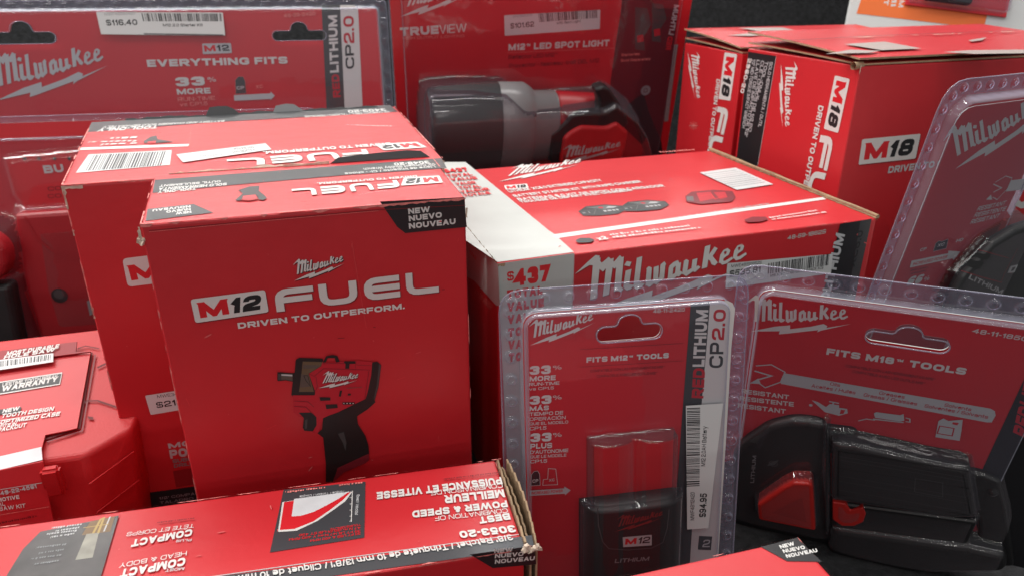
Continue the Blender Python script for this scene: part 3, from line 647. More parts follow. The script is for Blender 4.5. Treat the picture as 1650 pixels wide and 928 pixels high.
k.text('BEST', (820, 827), (771, 834), -11, WHITE, wt=.27); k.text('COMBINATION OF', (817, 819.5), (700, 833), -7.2, WHITE, wt=.13); k.text('POWER & SPEED', (816, 807), (664, 824), -11, WHITE, wt=.27)
k.text('MEILLEUR', (811, 789), (716, 799), -13, WHITE, wt=.27); k.text('COMBINAISON DE', (809, 779.5), (694, 792), -7, WHITE, wt=.13); k.text('PUISSANCE ET VITESSE', (807, 769.5), (607, 794), -11.5, WHITE, wt=.27)
k.text('3053-20', (828, 847), (739, 857), -11.5, WHITE, wt=.26, slant=-.12)
k.text('3/8" Ratchet / Trinquete de 10 mm (3/8") / Cliquet de 10 mm (3/8")', (823, 862), (340, 935), -9.5, WHITE, wt=.2, slant=-.15)
k.text('PLUS', (310, 869), (285, 871), -3.8, LGREY, wt=.2); k.text('COMPACT', (311, 853), (214, 871), -11, WHITE, wt=.28); k.text('T\u00caTE ET CORPS', (314, 845), (206, 859), -6, WHITE, wt=.14)
k.text('MOST', (298, 915), (268, 918), -4.5, LGREY, wt=.2); k.text('COMPACT', (300, 899), (196, 919), -13, WHITE, wt=.28); k.text('HEAD & BODY', (302, 889), (194, 909), -7, WHITE, wt=.14)
k.poly([(66, 858), (192, 832), (164, 928), (146, 980), (-20, 980), (12, 928), (38, 886)], mat('photo_panel', (0.06, 0.055, 0.055), .35, noise=.5, nscale=60, coat=.2))
k.poly([(146, 842), (186, 833), (178, 858), (132, 864)], TANINK); k.line([(150, 862), (163, 838), (168, 836), (158, 862)], 1.2, mat('brass_ink', (.42, .30, .10), .35)); k.line([(178, 834), (168, 858)], .8, LGREY); k.line([(135, 852), (176, 846)], .6, mat('brass_ink', (.42, .30, .10), .35))
k.poly([(140, 862), (160, 860), (150, 900), (122, 904)], mat('pale_photo', (.34, .33, .28), .4, noise=.4, nscale=80))
for i in range(4): k.scribble((133-i*4, 845+i*5), (85-i*4+(i % 2)*10, 851+i*5), -3, LGREY, 40+i)
for i in range(4): k.scribble((108-i*4, 877+i*9), (60-i*4+(i % 2)*8, 883+i*9), -3, GREY, 50+i)
k.scribble((805, 762), (715, 773), -2.2, DRED, 61); k.scribble((314, 836), (255, 843), -2, DRED, 62)
k.build('top_print', rt)
k = Ink(F)
k.poly([(757, 892), (860, 878), (864, 908), (794, 914)], BLACK)
for t, y0, y1, x0, x1 in (('NEW', 890, 887.5, 796, 826), ('NUEVO', 898, 894, 797, 843), ('NOUVEAU', 907, 901, 797, 861)): k.text(t, (x0, y0), (x1, y1), 6.6, WHITE, wt=.25)
k.build('front_print', rt)
wear('worn_edge', rt, [(FR, FL, ey, .9, UZ, .5), (FR, FL, -UZ, .7, -ey, .4), (FR+ey*d, FL+ey*d, -ey, .7, UZ, .5), (FR-ex*.004, FR+ey*d-ex*.004, -ex, .8, UZ, .6)], PINKW, 25)
def corrugated(bm, O, a, b, n, t, gap):
    """n upright sheets of board with a wavy core: O corner, a along the sheet, b the step, gap between sheets"""
    up = Vector((0, 0, 1))
for i, (x0, lean, hh, zz) in enumerate(((-.0035, 0.0, .016, .002), (-.0005, .0012, .040, -.004), (.0028, .0025, .055, -.001))):
    bm = bmesh.new(); n = 26; prev = None
    for j in range(n+1):
        t = j/n; p = FR+ex*(x0+lean*math.sin(t*3.1))+ey*(d*(.03+.95*t))+UZ*(zz+.0012*math.sin(j*2.1+i)+.003*(t-.5)*(1 if i == 2 else 0)); q = p-UZ*hh
        row = [bm.verts.new(p), bm.verts.new(p+ex*.0011), bm.verts.new(q+ex*.0011), bm.verts.new(q)]
        if prev:
            for m_ in range(4): bm.faces.new([prev[m_], prev[(m_+1) % 4], row[(m_+1) % 4], row[m_]])
        else: bm.faces.new(row)
        prev = row
    bm.faces.new(prev[::-1]); bmesh.ops.recalc_face_normals(bm, faces=bm.faces)
    bm_obj('end_flap', bm, CARD, rt)
bm = bmesh.new()
for i in range(9):
    bmesh.ops.create_icosphere(bm, subdivisions=1, radius=.0013+.0006*random.random(), matrix=Matrix.Translation(FR+ex*(-.004+.001*i)-ey*.0008+UZ*random.uniform(-.002, .0015)))
for v in bm.verts: v.co += Vector((random.uniform(-1, 1), random.uniform(-1, 1), random.uniform(-1, 1)))*.0007
bm_obj('crushed_corner', bm, FRAY, rt)

# --- carton lying flat at the lower right
ex, ey = axes(15.7)
BR = at_z(1285, 866, 0.15); w, d, h = 0.125, 0.16, 0.15; BL = BR-ex*w; FL = BL-ey*d
nb = thing('tool_carton', 'red carton at the bottom edge between the two battery packs, only a corner showing', 'carton', base_of(FL, ex, ey, w, d, h), 15.7, CARTONS)
carton_body('carton', FL, ex, ey, w, d, h, nb)
T = Face(FL, ex, ey); k = Ink(T)
k.poly([(1226, 881), (1285, 866), (1304, 886), (1324, 905), (1268, 904)], BLACK)
for t, A, B in (('NEW', (1258, 884), (1281, 878)), ('NUEVO', (1263, 891), (1298, 884)), ('NOUVEAU', (1268, 899), (1318, 889))): k.text(t, A, B, (A[0]-3, A[1]-5.5), WHITE, wt=.25)
k.build('front_print', nb)
wear('worn_edge', nb, [(BL, BR, -ey, .4, UZ, .15), (BR, BR-ey*d, -ex, .4, UZ, .2)], PINKW, 27)

# --- red and white starter kit carton
ex, ey = axes(17.8)
FL = at_y(801, 424, 0.5); w, d = 0.3362, 0.264; h = FL.z; FR = FL+ex*w; BR = FR+ey*d
sk = thing('kit_carton', 'low wide red and white carton marked with a 437 dollar total value', 'carton', base_of(FL, ex, ey, w, d, h), 17.8)
carton_body('carton', FL, ex, ey, w, d, h, sk)
F = Face(FL, ex, UZ); T = Face(FL, ex, ey); Lf = Face(FL, ey, UZ)
k = Ink(T)
k.poly([(802, 423), (925, 407), (893, 378), (884, 372), (750, 262), (560, 262), (620, 300)], WBOARD)
k.poly([(890, 381.5), (893, 378.5), (1326, 318.5), (1331, 322), (897, 385)], WHITE)
k.scribble((905, 381.5), (1240, 329), 1.8, LGREY, 71)
k.line([(1188, 361), (1138, 338)], .3, PINKW); k.line([(1091, 352), (1135, 379)], .3, PINKW)
k.logo((803, 294), (935, 265), (914, 258), WHITE, shadow=(.0006, -.0008, DRED))
badge(k, [(812, 300), (849, 297), (852, 304), (815, 307)], '18')
k.text('LITHIUM  XC6.0 EXTENDED CAPACITY', (822, 311.5), (972, 293), 4.3, WHITE, wt=.24); k.text('BATTERY STARTER KIT WITH RAPID CHARGER', (830, 319), (1035, 295), 4.3, WHITE, wt=.24)
k.text('BATERIAS 6,0 KIT DE INICIO CON CARGADOR', (836, 324.5), (1072, 302), 4.3, WHITE, wt=.24); k.text('TROUSSE DE DEPART AVEC CHARGEUR', (840, 328.5), (1020, 309), 3.6, WHITE, wt=.24)
BAT = mat('battery_picture', (.02, .024, .026), .4); BATL = mat('battery_picture_light', (.11, .12, .12), .4)
for ox, oy in ((0, 0), (68, -7)):
    k.poly([(932+ox, 342+oy), (944+ox, 334+oy), (975+ox, 331+oy), (1004+ox, 333+oy), (1010+ox, 339+oy), (996+ox, 346+oy), (965+ox, 349+oy), (940+ox, 349+oy)], BAT)
    k.poly([(944+ox, 336+oy), (975+ox, 332+oy), (1000+ox, 334+oy), (975+ox, 339+oy)], BATL)
    k.disc((968+ox, 336+oy), 2.4, PRED, n=10); k.scribble((975+ox, 343+oy), (998+ox, 340+oy), 3.5, LGREY, 73)
    k.scribble((940+ox, 346+oy), (952+ox, 345+oy), 3, GREY, 75)
    k.line([(936+ox, 343+oy), (960+ox, 339+oy), (975+ox, 340+oy), (1006+ox, 337+oy)], .7, BATL); k.line([(960+ox, 339+oy), (957+ox, 347+oy)], .6, BATL); k.poly([(980+ox, 334+oy), (994+ox, 334.5+oy), (988+ox, 336.5+oy), (976+ox, 336.5+oy)], LGREY); k.line([(945+ox, 335+oy), (960+ox, 336.5+oy)], .6, GREY)
k.poly([(1104, 318), (1114, 311), (1150, 308), (1180, 310), (1185, 320), (1178, 327), (1128, 331), (1106, 327)], PDR); k.poly([(1106, 319), (1117, 318), (1118, 326), (1107, 325)], BATL)
k.poly([(1122, 313), (1145, 311), (1150, 322), (1128, 327)], PRED); k.poly([(1150, 312), (1168, 311), (1172, 320), (1160, 323)], PRED); k.line([(1128, 318), (1146, 315), (1152, 323), (1166, 318)], 1.2, REDL)
k.rrect([(1127, 280), (1185, 272), (1246, 299), (1187, 308)], .5, PAPER)
for i in range(9):
    a = (i+.7)/9.8; k.line([(1131+a*53, 281+a*25.5), (1183+a*55, 274.3+a*24)], .9 if i % 3 else 1.5, GREY)
k.poly([(927, 390), (935, 386), (950, 386), (958, 389), (952, 393), (932, 394)], BAT); k.text('x2', (966, 390), (981, 387.5), 6, WHITE, wt=.25)
k.scribble((984, 382), (1112, 367), 2.6, WHITE, 76); k.scribble((988, 386), (1130, 370), 2.6, WHITE, 77)
k.poly([(1199, 357), (1212, 352), (1233, 352), (1238, 356), (1225, 360), (1204, 361)], PDR); k.scribble((1241, 354), (1318, 342), 2, WHITE, 78); k.scribble((1245, 357), (1332, 345), 2, WHITE, 79)
k.scribble((1064, 248), (1120, 244), 1.6, PINKW, 80)
for i, (t, A, B) in enumerate((('$437', (718, 281), (756, 278)), ('TOTAL', (722, 288), (762, 285)), ('VALUE', (728, 294), (770, 291)), ('VALOR', (736, 301), (768, 298.5)), ('TOTAL', (742, 307.5), (776, 304.5)), ('VALEUR', (744, 314), (790, 309)), ('TOTALE', (750, 320), (792, 315)))): k.text(t, A, B, 4.6 if i else 6.5, REDL, wt=.28)
k.build('top_print', sk)
k = Ink(F)
k.poly([(801, 425), (924.5, 408), (921, 500), (915, 640), (910, 800), (820, 810), (812, 640)], WBOARD)
k.line([(925, 409), (922, 500), (915, 640)], .4, LGREY)
k.text('$', (817, 453), (828, 451.5), 15, REDL, wt=.2); k.text('437', (829, 461), (886, 452), 27, REDL, wt=.32)
for i, (t, y, xr) in enumerate((('TOTAL', 482, 874), ('VALUE', 502, 876), ('VALOR', 522, 876), ('TOTAL', 543, 876), ('VALEUR', 563, 884), ('TOTALE', 583, 884))): k.text(t, (817+i*.4, y), (xr, y-8), 14.5, REDL, wt=.34, gap=.2)
k.logo((936, 512), (1208, 425), (1141, 393), WHITE, shadow=(.0004, -.0005, DRED))
k.text('48-59-1862S', (1268, 386.5), (1330, 376), 6.5, WBOARD, wt=.17)
k.poly([(1353, 361), (1386, 355.5), (1372, 440), (1360, 520), (1310, 520), (1335, 440)], BLACK); k.poly([(1386, 355.5), (1404, 352.5), (1385, 440), (1370, 520), (1360, 520), (1372, 440)], DGREY)
k.text('REDLITHIUM', (1327, 515), (1361, 378), (1313, 513), LGREY, wt=.26); k.text('XC6.0', (1376, 430), (1391, 371), (1366, 431), BLACK, wt=.22)
k.text('\u00ae', (1191, 399), (1197, 398), 6, PINKW)
k.build('front_print', sk)
def d3(kk):
    kk.text('MWE48591862S', (1177, 431), (1226, 425), 5, BLACK, wt=.16); kk.text('$535.81', (1174, 446), (1224, 438), 10, BLACK, wt=.2)
    kk.bars([(1237, 424), (1336, 409), (1334, 427), (1236, 441)], BLACK, 36, 11); kk.text('M18 XC6.0 STARTER KIT 2 PACK XC6', (1240, 446), (1325, 433), 4.5, BLACK, wt=.16)
sticker(F, [(1171, 424), (1341, 409), (1338, 440), (1168, 464)], 'price_sticker', sk, d3)
k = Ink(Lf)
k.poly([(803, 426), (742, 352), (700, 302), (700, 420), (740, 440), (764, 452), (800, 492), (806, 492)], WBOARD)
k.text('48-59-1862S', (767, 464), (795, 492), (764, 471), PINKW, wt=.17)
k.text('TOTALE', (757, 408), (768, 420), (757, 402), REDL, wt=.22)
k.build('side_print', sk)
wear('torn_edge', sk, [(FL, FL+ey*d, UZ, 1.5, -ex, .9), (FR, BR, -ex, 2.2, UZ, .9), (FR, BR, -UZ, 2.0, ex, .9), (FL-UZ*.001, FL+ex*.006-UZ*.001, -UZ, 2.5, -ey, 1)], CARD, 33)
wear('worn_edge', sk, [(FL+ex*.072, FR, -UZ, .6, -ey, .6), (FL+ex*.072, FR, ey, .5, UZ, .4)], PINKW, 35)
bm = bmesh.new()
slab(bm, FR-ex*.0006+UZ*.0002, ex*.0028, ey*d, UZ*.0026); bmesh.ops.subdivide_edges(bm, edges=bm.edges, cuts=8)
for v in bm.verts: v.co += UZ*random.uniform(-.0006, .0006)+ex*random.uniform(-.0005, .0005)
bm_obj('lid_edge', bm, CARD, sk)

LIDPALE = mat('faded_label', (.36, .30, .28), .5)
# --- two tall cartons on the right
def tall_carton(label, FLc, yaw, w, d, h, seed):
    ex, ey = axes(yaw)
    t = thing('tool_carton', label, 'carton', base_of(FLc, ex, ey, w, d, h), yaw, 'tall red cartons side by side at the back')
    carton_body('carton', FLc, ex, ey, w, d, h-.004, t) if False else carton_body('carton', FLc-UZ*.005, ex, ey, w, d, h-.005, t)
    # lid of two loose flaps whose raw board edges show above the end panel
    for i, (z0, z1, inset, tk) in enumerate(((-.0045, -.0035, .001, .0016), (.0005, .0005, .0, .0017))):
        bm = bmesh.new(); n = 24; rows = []
        for j in range(n+1):
            s = j/n; bow = math.sin(s*math.pi)*(.0010 if i else .0006)
            p = FLc+ey*(d*s)+UZ*(z0+bow+(0.0105*s if i else .0045*s))-ex*(.0012*(i+1)-inset); q = p+ex*(w*.999)-UZ*bow*.6
            rows.append([bm.verts.new(p), bm.verts.new(q), bm.verts.new(q+UZ*tk), bm.verts.new(p+UZ*tk)])
        for a, b in zip(rows[:-1], rows[1:]):
            for m_ in range(4): 
                f = bm.faces.new([a[m_], a[(m_+1) % 4], b[(m_+1) % 4], b[m_]]); f.material_index = 1 if m_ == 2 else 0
        bm.faces.new(rows[0]); bm.faces.new(rows[-1][::-1]); bmesh.ops.recalc_face_normals(bm, faces=bm.faces)
        bm_obj('lid_flap', bm, [CARD, RED], t)
    return t, ex, ey
FLc = at_y(1388, 98, 0.70); w, d = 0.34, 0.168
tr_, ex, ey = tall_carton('tall red carton with black stripe of white text down its end, on the right', FLc, 19.5, w, d, FLc.z, 1)
E_ = Face(FLc, ey, UZ); F = Face(FLc, ex, UZ); T = Face(FLc+UZ*.0042, ex, ey+UZ*(.0105/d))
k = Ink(E_)
k.poly([(1206, 84), (1251, 91), (1221, 268), (1186, 268)], BLACK); k.line([(1251, 91), (1221, 268)], .5, LGREY)
k.text('2960-20', (1206, 94), (1193, 150), (1212, 95), WHITE, wt=.24)
for i, (x0, x1, yb) in enumerate(((1213, 1196, 206), (1220, 1200, 220), (1227, 1206, 212), (1234, 1218, 160), (1241, 1222, 205))): 
    k.text(('1/2" MID-TORQUE IMPACT WRENCH', 'LLAVE DE IMPACTO DE 1/2"', 'CL\u00c9 \u00c0 CHOCS DE 1/2 PO', 'TOOL-ONLY', 'SOLO HERRAMIENTA / OUTIL')[i], (x0, 96+i), (x1, yb), (x0+5, 97+i), LGREY, wt=.18)
k.logo((1259, 104), (1262, 207), (1277, 180), WHITE)
badge(k, [(1370, 128), (1351, 215), (1328, 208), (1346, 122)], '18')
for ch, A, B, C in (('F', (1323, 218), (1312, 271), (1345, 222)), ('U', (1309, 275), (1297, 322), (1332, 280))):
    V, Fc = union([q for p in {'F': ['1,1 0,1r 0,0', '.02,.5 .94,.5'], 'U': ['0,1 0,0r 1,0r 1,1']}[ch] for q in stroke(round_path([(.13+float(t.rstrip('r').split(',')[0])*.99, .13+float(t.rstrip('r').split(',')[1])*.74, 1.0 if t[-1] == 'r' else 0.0) for t in p.split()], False, .33), False, .26)])
    k.affine(V, Fc, k.f.px(*A), k.f.px(*B), k.f.px(*C), [(0, 0), (1.25, 0), (0, 1)], WHITE)
k.text('DRIVEN TO OUTPERFORM', (1320, 170), (1286, 345), (1328, 172), WHITE, wt=.25)
k.build('end_print', tr_)
k = Ink(F)
bigbadge(k, [(1389, 225), (1483, 216), (1475, 256), (1383, 266)], '18')
k.text('DRIVEN TO OUTPERFORM', (1430, 280), (1600, 258), 11, LGREY, wt=.26)
k.build('side_print', tr_)
k = Ink(T)
k.poly([(1360, 72), (1425, 68), (1485, 79), (1421, 82)], LIDPALE); k.poly([(1330, 88), (1370, 81), (1419, 83), (1400, 86)], LIDPALE)
k.poly([(1520, 85), (1560, 82), (1650, 81), (1650, 87), (1570, 88)], LIDPALE); k.poly([(1560, 66), (1590, 61), (1582, 66), (1566, 68)], LIDPALE)
k.line([(1260, 67), (1380, 60), (1480, 56), (1640, 50)], 1.6, DGREY)
k.build('top_print', tr_)
wear('torn_edge', tr_, [(FLc+ex*.01+ey*.09+UZ*.0102, FLc+ex*.3+ey*.09+UZ*.0102, ey, 3.5, UZ, .35), (FLc-UZ*.004, FLc-UZ*.012, ex, 1.5, -ey, 1)], FRAY, 43)
wear('worn_edge', tr_, [(FLc+UZ*.001, FLc+ex*w+UZ*.001, -UZ, 1.0, -ey, .5)], PINKW, 45)
bm = bmesh.new()      # folded tube of board at the lid corner
bmesh.ops.create_cone(bm, segments=14, radius1=.0035, radius2=.0035, depth=.010, cap_ends=False, matrix=Matrix.Translation(FLc-UZ*.005+ey*.0035) @ Matrix.Rotation(math.radians(19.5), 4, 'Z') @ Matrix.Rotation(math.pi/2, 4, 'Y'))
bm_obj('folded_corner', bm, CARD, tr_)

FRc = at_y(1197, 80, 0.878); w, d = 0.30, 0.135
ex, ey = axes(16.0)
tl_, ex, ey = tall_carton('tall red carton with a faint star, left of the black striped one', FRc, 16.0, 0.26, d, FRc.z, 2)
E_ = Face(FRc, ey, UZ); T = Face(FRc+UZ*.0042, ex, ey+UZ*(.0105/d))
k = Ink(E_)
k.logo((1108, 84), (1121, 160), (1129, 142), WHITE)
badge(k, [(1188, 88), (1177, 163), (1158, 160), (1168, 85)], '18')
for ch, A, B, C in (('F', (1157, 172), (1148, 213), (1176, 176)), ('U', (1147, 217), (1138, 258), (1166, 222))):
    V, Fc = union([q for p in {'F': ['1,1 0,1r 0,0', '.02,.5 .94,.5'], 'U': ['0,1 0,0r 1,0r 1,1']}[ch] for q in stroke(round_path([(.13+float(t.rstrip('r').split(',')[0])*.99, .13+float(t.rstrip('r').split(',')[1])*.74, 1.0 if t[-1] == 'r' else 0.0) for t in p.split()], False, .33), False, .26)])
    k.affine(V, Fc, k.f.px(*A), k.f.px(*B), k.f.px(*C), [(0, 0), (1.25, 0), (0, 1)], WHITE)
k.text('DRIVEN TO OUTPERFORM', (1155, 128), (1138, 262), (1161, 129), WHITE, wt=.25)
for a in range(4):
    c = (1118, 203); k.line([(c[0]-7*math.cos(a*.785), c[1]-7*math.sin(a*.785)), (c[0]+7*math.cos(a*.785), c[1]+7*math.sin(a*.785))], 1.0 if a % 2 == 0 else .6, PINKW)
k.build('end_print', tl_)
k = Ink(T); k.poly([(1190, 46), (1260, 45), (1300, 54), (1240, 54)], LIDPALE); k.poly([(1170, 58), (1205, 55), (1232, 57), (1210, 59)], LIDPALE); k.build('top_print', tl_)

SPECK = mat('speck', (.62, .10, .10), .7)
def specks(face, w_, h_, n, parent, seed, up=1):
    rnd = random.Random(seed); kk = Ink(face, .0007)
    for i in range(n):
        a = rnd.uniform(.004, w_-.004); b = up*rnd.uniform(.004, h_-.004); r = rnd.uniform(.00025, .0007); st = rnd.choice([1, 1, 1.6, 4]); an = rnd.uniform(0, 3.1)
        pts = [(a+r*st*math.cos(t)*math.cos(an)-r*math.sin(t)*math.sin(an)*.8, b+r*st*math.cos(t)*math.sin(an)+r*math.sin(t)*math.cos(an)*.8) for t in [j*1.047+rnd.uniform(-.3, .3) for j in range(6)]]
        kk.add(pts, [list(range(6))], SPECK, 0)
    o = kk.build('scuff_specks', parent); o['kind'] = 'stuff'
for (FLq, yw, w_, d_, h_, par, sd_) in ((at_y(750, 319, .42)-axes(16.4)[0]*.1745, 16.4, .1745, .107, .28, wr, 1), (at_y(99, 299, .463), 17.0, .2485, .227, .28, dr, 2), (at_y(801, 424, .5), 17.8, .3362, .264, .2, sk, 3), (FLc, 19.5, .34, .168, .3, tr_, 4), (at_z(857, 881, .135)-axes(12.7)[0]*.37, 12.7, .366, .0795, .1, rt, 5)):
    e1, e2 = axes(yw); specks(Face(FLq, e1, UZ), w_, h_, 26, par, sd_, -1)
    if par is not tr_: specks(Face(FLq, e1, e2), w_, d_, 16, par, sd_+50)
# =================================================================== CLEAR BLISTER PACKS
def smooth(x): x = np.clip(x, 0, 1); return x*x*(3-2*x)
def sd_rrect(a, b, cx, cy, hx, hy, r):
    qx = np.abs(a-cx)-hx+r; qy = np.abs(b-cy)-hy+r
    return -(np.hypot(np.maximum(qx, 0), np.maximum(qy, 0))+np.minimum(np.maximum(qx, qy), 0)-r)      # positive inside
def sd_poly(a, b, P):
    P = np.array(P, float); d = np.full(a.shape, 1e9); ins = np.zeros(a.shape, bool)
    for i in range(len(P)):
        p, q = P[i-1], P[i]; e = q-p; wx = a-p[0]; wy = b-p[1]
        t = np.clip((wx*e[0]+wy*e[1])/max(e@e, 1e-12), 0, 1)
        d = np.minimum(d, np.hypot(wx-e[0]*t, wy-e[1]*t))
        c = ((p[1] > b) != (q[1] > b)) & (a < (q[0]-p[0])*(b-p[1])/((q[1]-p[1]) if abs(q[1]-p[1]) > 1e-12 else 1e-12)+p[0])
        ins ^= c
    return np.where(ins, d, -d)
def slot_outline(hw, r, R, ry):
    """hang hole: a long slot with a round notch in its upper side; a right, b up"""
    pts = [(-hw+r, -r), (hw-r, -r)]
    pts += [(hw-r+r*math.sin(t), -r*math.cos(t)) for t in np.linspace(.2, math.pi-.2, 9)]
    pts += [(hw-r, r), (R+.0015, r)]
    pts += [(R*math.cos(t), r+ry*math.sin(t)**.8) for t in np.linspace(.12, math.pi-.12, 13)]
    pts += [(-R-.0015, r), (-hw+r, r)]
    pts += [(-hw+r-r*math.sin(t), r*math.cos(t)) for t in np.linspace(.2, math.pi-.2, 9)]
    return pts
def frame(yaw, lean, roll):
    ex, ey = axes(yaw); l = math.radians(lean); v = UZ*math.cos(l)+ey*math.sin(l)
    r = math.radians(roll); return ex*math.cos(r)-v*math.sin(r), v*math.cos(r)+ex*math.sin(r)
class Pack:
    """one sealed clear pack. a runs right, b runs up from the upper left flange corner (so b is negative inside)"""
    def __init__(s, label, TL, yaw, lean, roll, Wd, Ht, R=.012, flange=.0115, pocket=.0075, group='clear blister packs standing among the cartons'):
        u, v = frame(yaw, lean, roll); s.F = Face(TL, u, v); s.W, s.H, s.R, s.fl, s.pk = Wd, Ht, R, flange, pocket
        low = s.F.w(Wd/2, -Ht); s.root = thing('blister_pack', label, 'blister pack', (low.x, low.y, max(0.0, low.z)), yaw, group)
        s.card = s.F.shifted(.0045); s.feat = []; s.holes = []
    def hole(s, c, hw, r=.0045, R=.0075, ry=.0075):
        p = s.card.px(*c); s.holes.append([(p.x+a, p.y+b) for a, b in slot_outline(hw, r, R, ry)])
    def build_card(s, m, inset=None, bottom=None, edge=None, name='printed_card', parent=None):
        i = inset or s.fl+.0018; a0, a1, b0, b1 = i, s.W-i, -i, -(bottom or s.H-i); r = max(.003, s.R*.75)
        out = [(p[0], p[1]) for p in round_path([(a0, b0, 1), (a1, b0, 1), (a1, b1, 1), (a0, b1, 1)], True, r)]
        if s.holes:
            v = [Vector(p) for p in out]; fs = [list(range(len(out)))]
            for h in s.holes:
                hh = h[::-1] if sum(h[j-1][0]*h[j][1]-h[j][0]*h[j-1][1] for j in range(len(h))) < 0 else h
                fs.append(list(range(len(v), len(v)+len(h)))); v += [Vector(p) for p in hh]
            ar = sum(out[j-1][0]*out[j][1]-out[j][0]*out[j-1][1] for j in range(len(out)))
            if ar < 0: fs[0].reverse()
            r_ = delaunay_2d_cdt(v, [], fs, 1, 1e-7)
            V2 = [(q.x, q.y) for q in r_[0]]; Fc = [list(f) for f, o in zip(r_[2], r_[5]) if list(o) == [0]]
        else: V2, Fc = out, [list(range(len(out)))]
        n = len(V2); V = [s.card.w(a, b, 0) for a, b in V2]+[s.card.w(a, b, -.0006) for a, b in V2]
        F2 = list(Fc)+[[i_+n for i_ in f[::-1]] for f in Fc]; M = [0]*len(Fc)+[1]*len(Fc)
        for loop in [out]+s.holes:
            o = len(V); L = len(loop)
            V += [s.card.w(a, b, .0001) for a, b in loop]+[s.card.w(a, b, -.0006) for a, b in loop]
            for j in range(L): F2.append([o+j, o+(j+1) % L, o+L+(j+1) % L, o+L+j]); M.append(1)
        return mesh_obj(name, V, F2, [m, WBOARD], parent or s.root, M)
    def feature(s, px, H, taper=.003, inflate=.0016, rnd=.35):
        f = s.F.shifted(H); P = [tuple(f.px(*p)) for p in px]
        s.feat.append(lambda a, b, P=P, H=H: (H+inflate)*(smooth((sd_poly(a, b, P)+inflate+taper*.5)/taper)*(1-rnd)+rnd*np.sqrt(np.clip(1-(1-np.clip((sd_poly(a, b, P)+inflate+taper*.5)/(taper*4), 0, 1))**2, 0, 1))))
        return f, P
    def build_shell(s, step, dimple=.014, mat_=None, dim_r=.0023, bottom_dimples=True, rib=0.0):
        na, nb = int(s.W/step)+1, int(s.H/step)+1
        a, b = np.meshgrid(np.linspace(0, s.W, na), -np.linspace(0, s.H, nb)); R = s.R
        A, B = a.copy(), b.copy()
        for cx, cy, sx, sy in ((R, -R, -1, 1), (s.W-R, -R, 1, 1), (R, -s.H+R, -1, -1), (s.W-R, -s.H+R, 1, -1)):
            x = (a-cx)*sx/R; y = (b-cy)*sy/R; k = (x > 0) & (y > 0); x = np.clip(x, 0, 1); y = np.clip(y, 0, 1)
            X = x*np.sqrt(1-y*y/2); Y = y*np.sqrt(1-x*x/2)
            A = np.where(k, cx+sx*R*X, A); B = np.where(k, cy+sy*R*Y, B)
        sd = sd_rrect(A, B, s.W/2, -s.H/2, s.W/2-s.fl, s.H/2-s.fl, max(.004, R-.002))
        h = s.pk*smooth(sd/.0042)
        if rib: h += rib*np.exp(-((sd-.0028)/.0012)**2)
        h += .0006*np.exp(-((sd_rrect(A, B, s.W/2, -s.H/2, s.W/2, s.H/2, R)-.0006)/.0005)**2)
        if dimple:
            pts = []; e = s.fl*.52; n1 = max(2, round((s.W-2*R)/dimple)); n2 = max(2, round((s.H-2*R)/dimple))
            for i in range(n1+1): pts.append((R+(s.W-2*R)*i/n1, -e))
            for i in range(n2+1): pts += [(e, -R-(s.H-2*R)*i/n2), (s.W-e, -R-(s.H-2*R)*i/n2)]
            for sx in (0, 1): pts.append((R*.55 if sx == 0 else s.W-R*.55, -R*.55))
            for px_, py_ in pts:
                k = (np.abs(A-px_) < .006) & (np.abs(B-py_) < .006)
                d = np.hypot(A[k]-px_, B[k]-py_); h[k] += .0024*np.exp(-((d-dim_r)/.0009)**2)+.0016*np.exp(-(d/.0008)**2)
        h0_ = h.copy()
        for f in s.feat: h = np.maximum(h, f(A, B))
        keep = np.ones((nb-1, na-1), bool)
        ca = (A[:-1, :-1]+A[1:, 1:])/2; cb = (B[:-1, :-1]+B[1:, 1:])/2
        for hl in s.holes: keep &= sd_poly(ca, cb, hl) < 0
        O = np.array(s.F.O); U = np.array(s.F.u); V = np.array(s.F.v); N = np.array(s.F.n)
        P = O+A[..., None]*U+B[..., None]*V+h[..., None]*N
        idx = np.arange(na*nb).reshape(nb, na)
        q = np.stack([idx[:-1, :-1], idx[1:, :-1], idx[1:, 1:], idx[:-1, 1:]], -1)[keep]
        if s.F.u.cross(s.F.v).dot(s.F.n) < 0: q = q[:, ::-1]
        sdc = (sd[:-1, :-1]+sd[1:, 1:])/2; bb_ = ((h-h0_)[:-1, :-1] > .0006) | ((h-h0_)[1:, 1:] > .0006)
        gy, gx = np.gradient(h, s.H/(nb-1), s.W/(na-1)); slope = np.hypot(gx, gy); slope = (slope[:-1, :-1]+slope[1:, 1:])/2
        mi = np.where(bb_ & (slope > 2.4), 4, 0)
        mi = np.where(mi == 4, 4, np.where(bb_, 3, np.where(sdc < 0, 1, np.where(sdc < .0044, 2, 0))))[keep]
        o = mesh_obj('plastic_shell', P.reshape(-1, 3), q.tolist(), [CLEAR, FLANGE, WALLP, BUBBLE, BEDGE], s.root, mi, smooth=True)
        for hl in s.holes: s.tube('hole_rim', [s.F.w(p[0], p[1], s.pk) for p in hl], .0005, WALLP, o)
        s.tube('edge_rim', [s.F.w(x, y, .0) for x, y in round_path([(0, 0, 1), (s.W, 0, 1), (s.W, -s.H, 1), (0, -s.H, 1)], True, s.R*1.05)], .00045, WALLP, o)
        return o
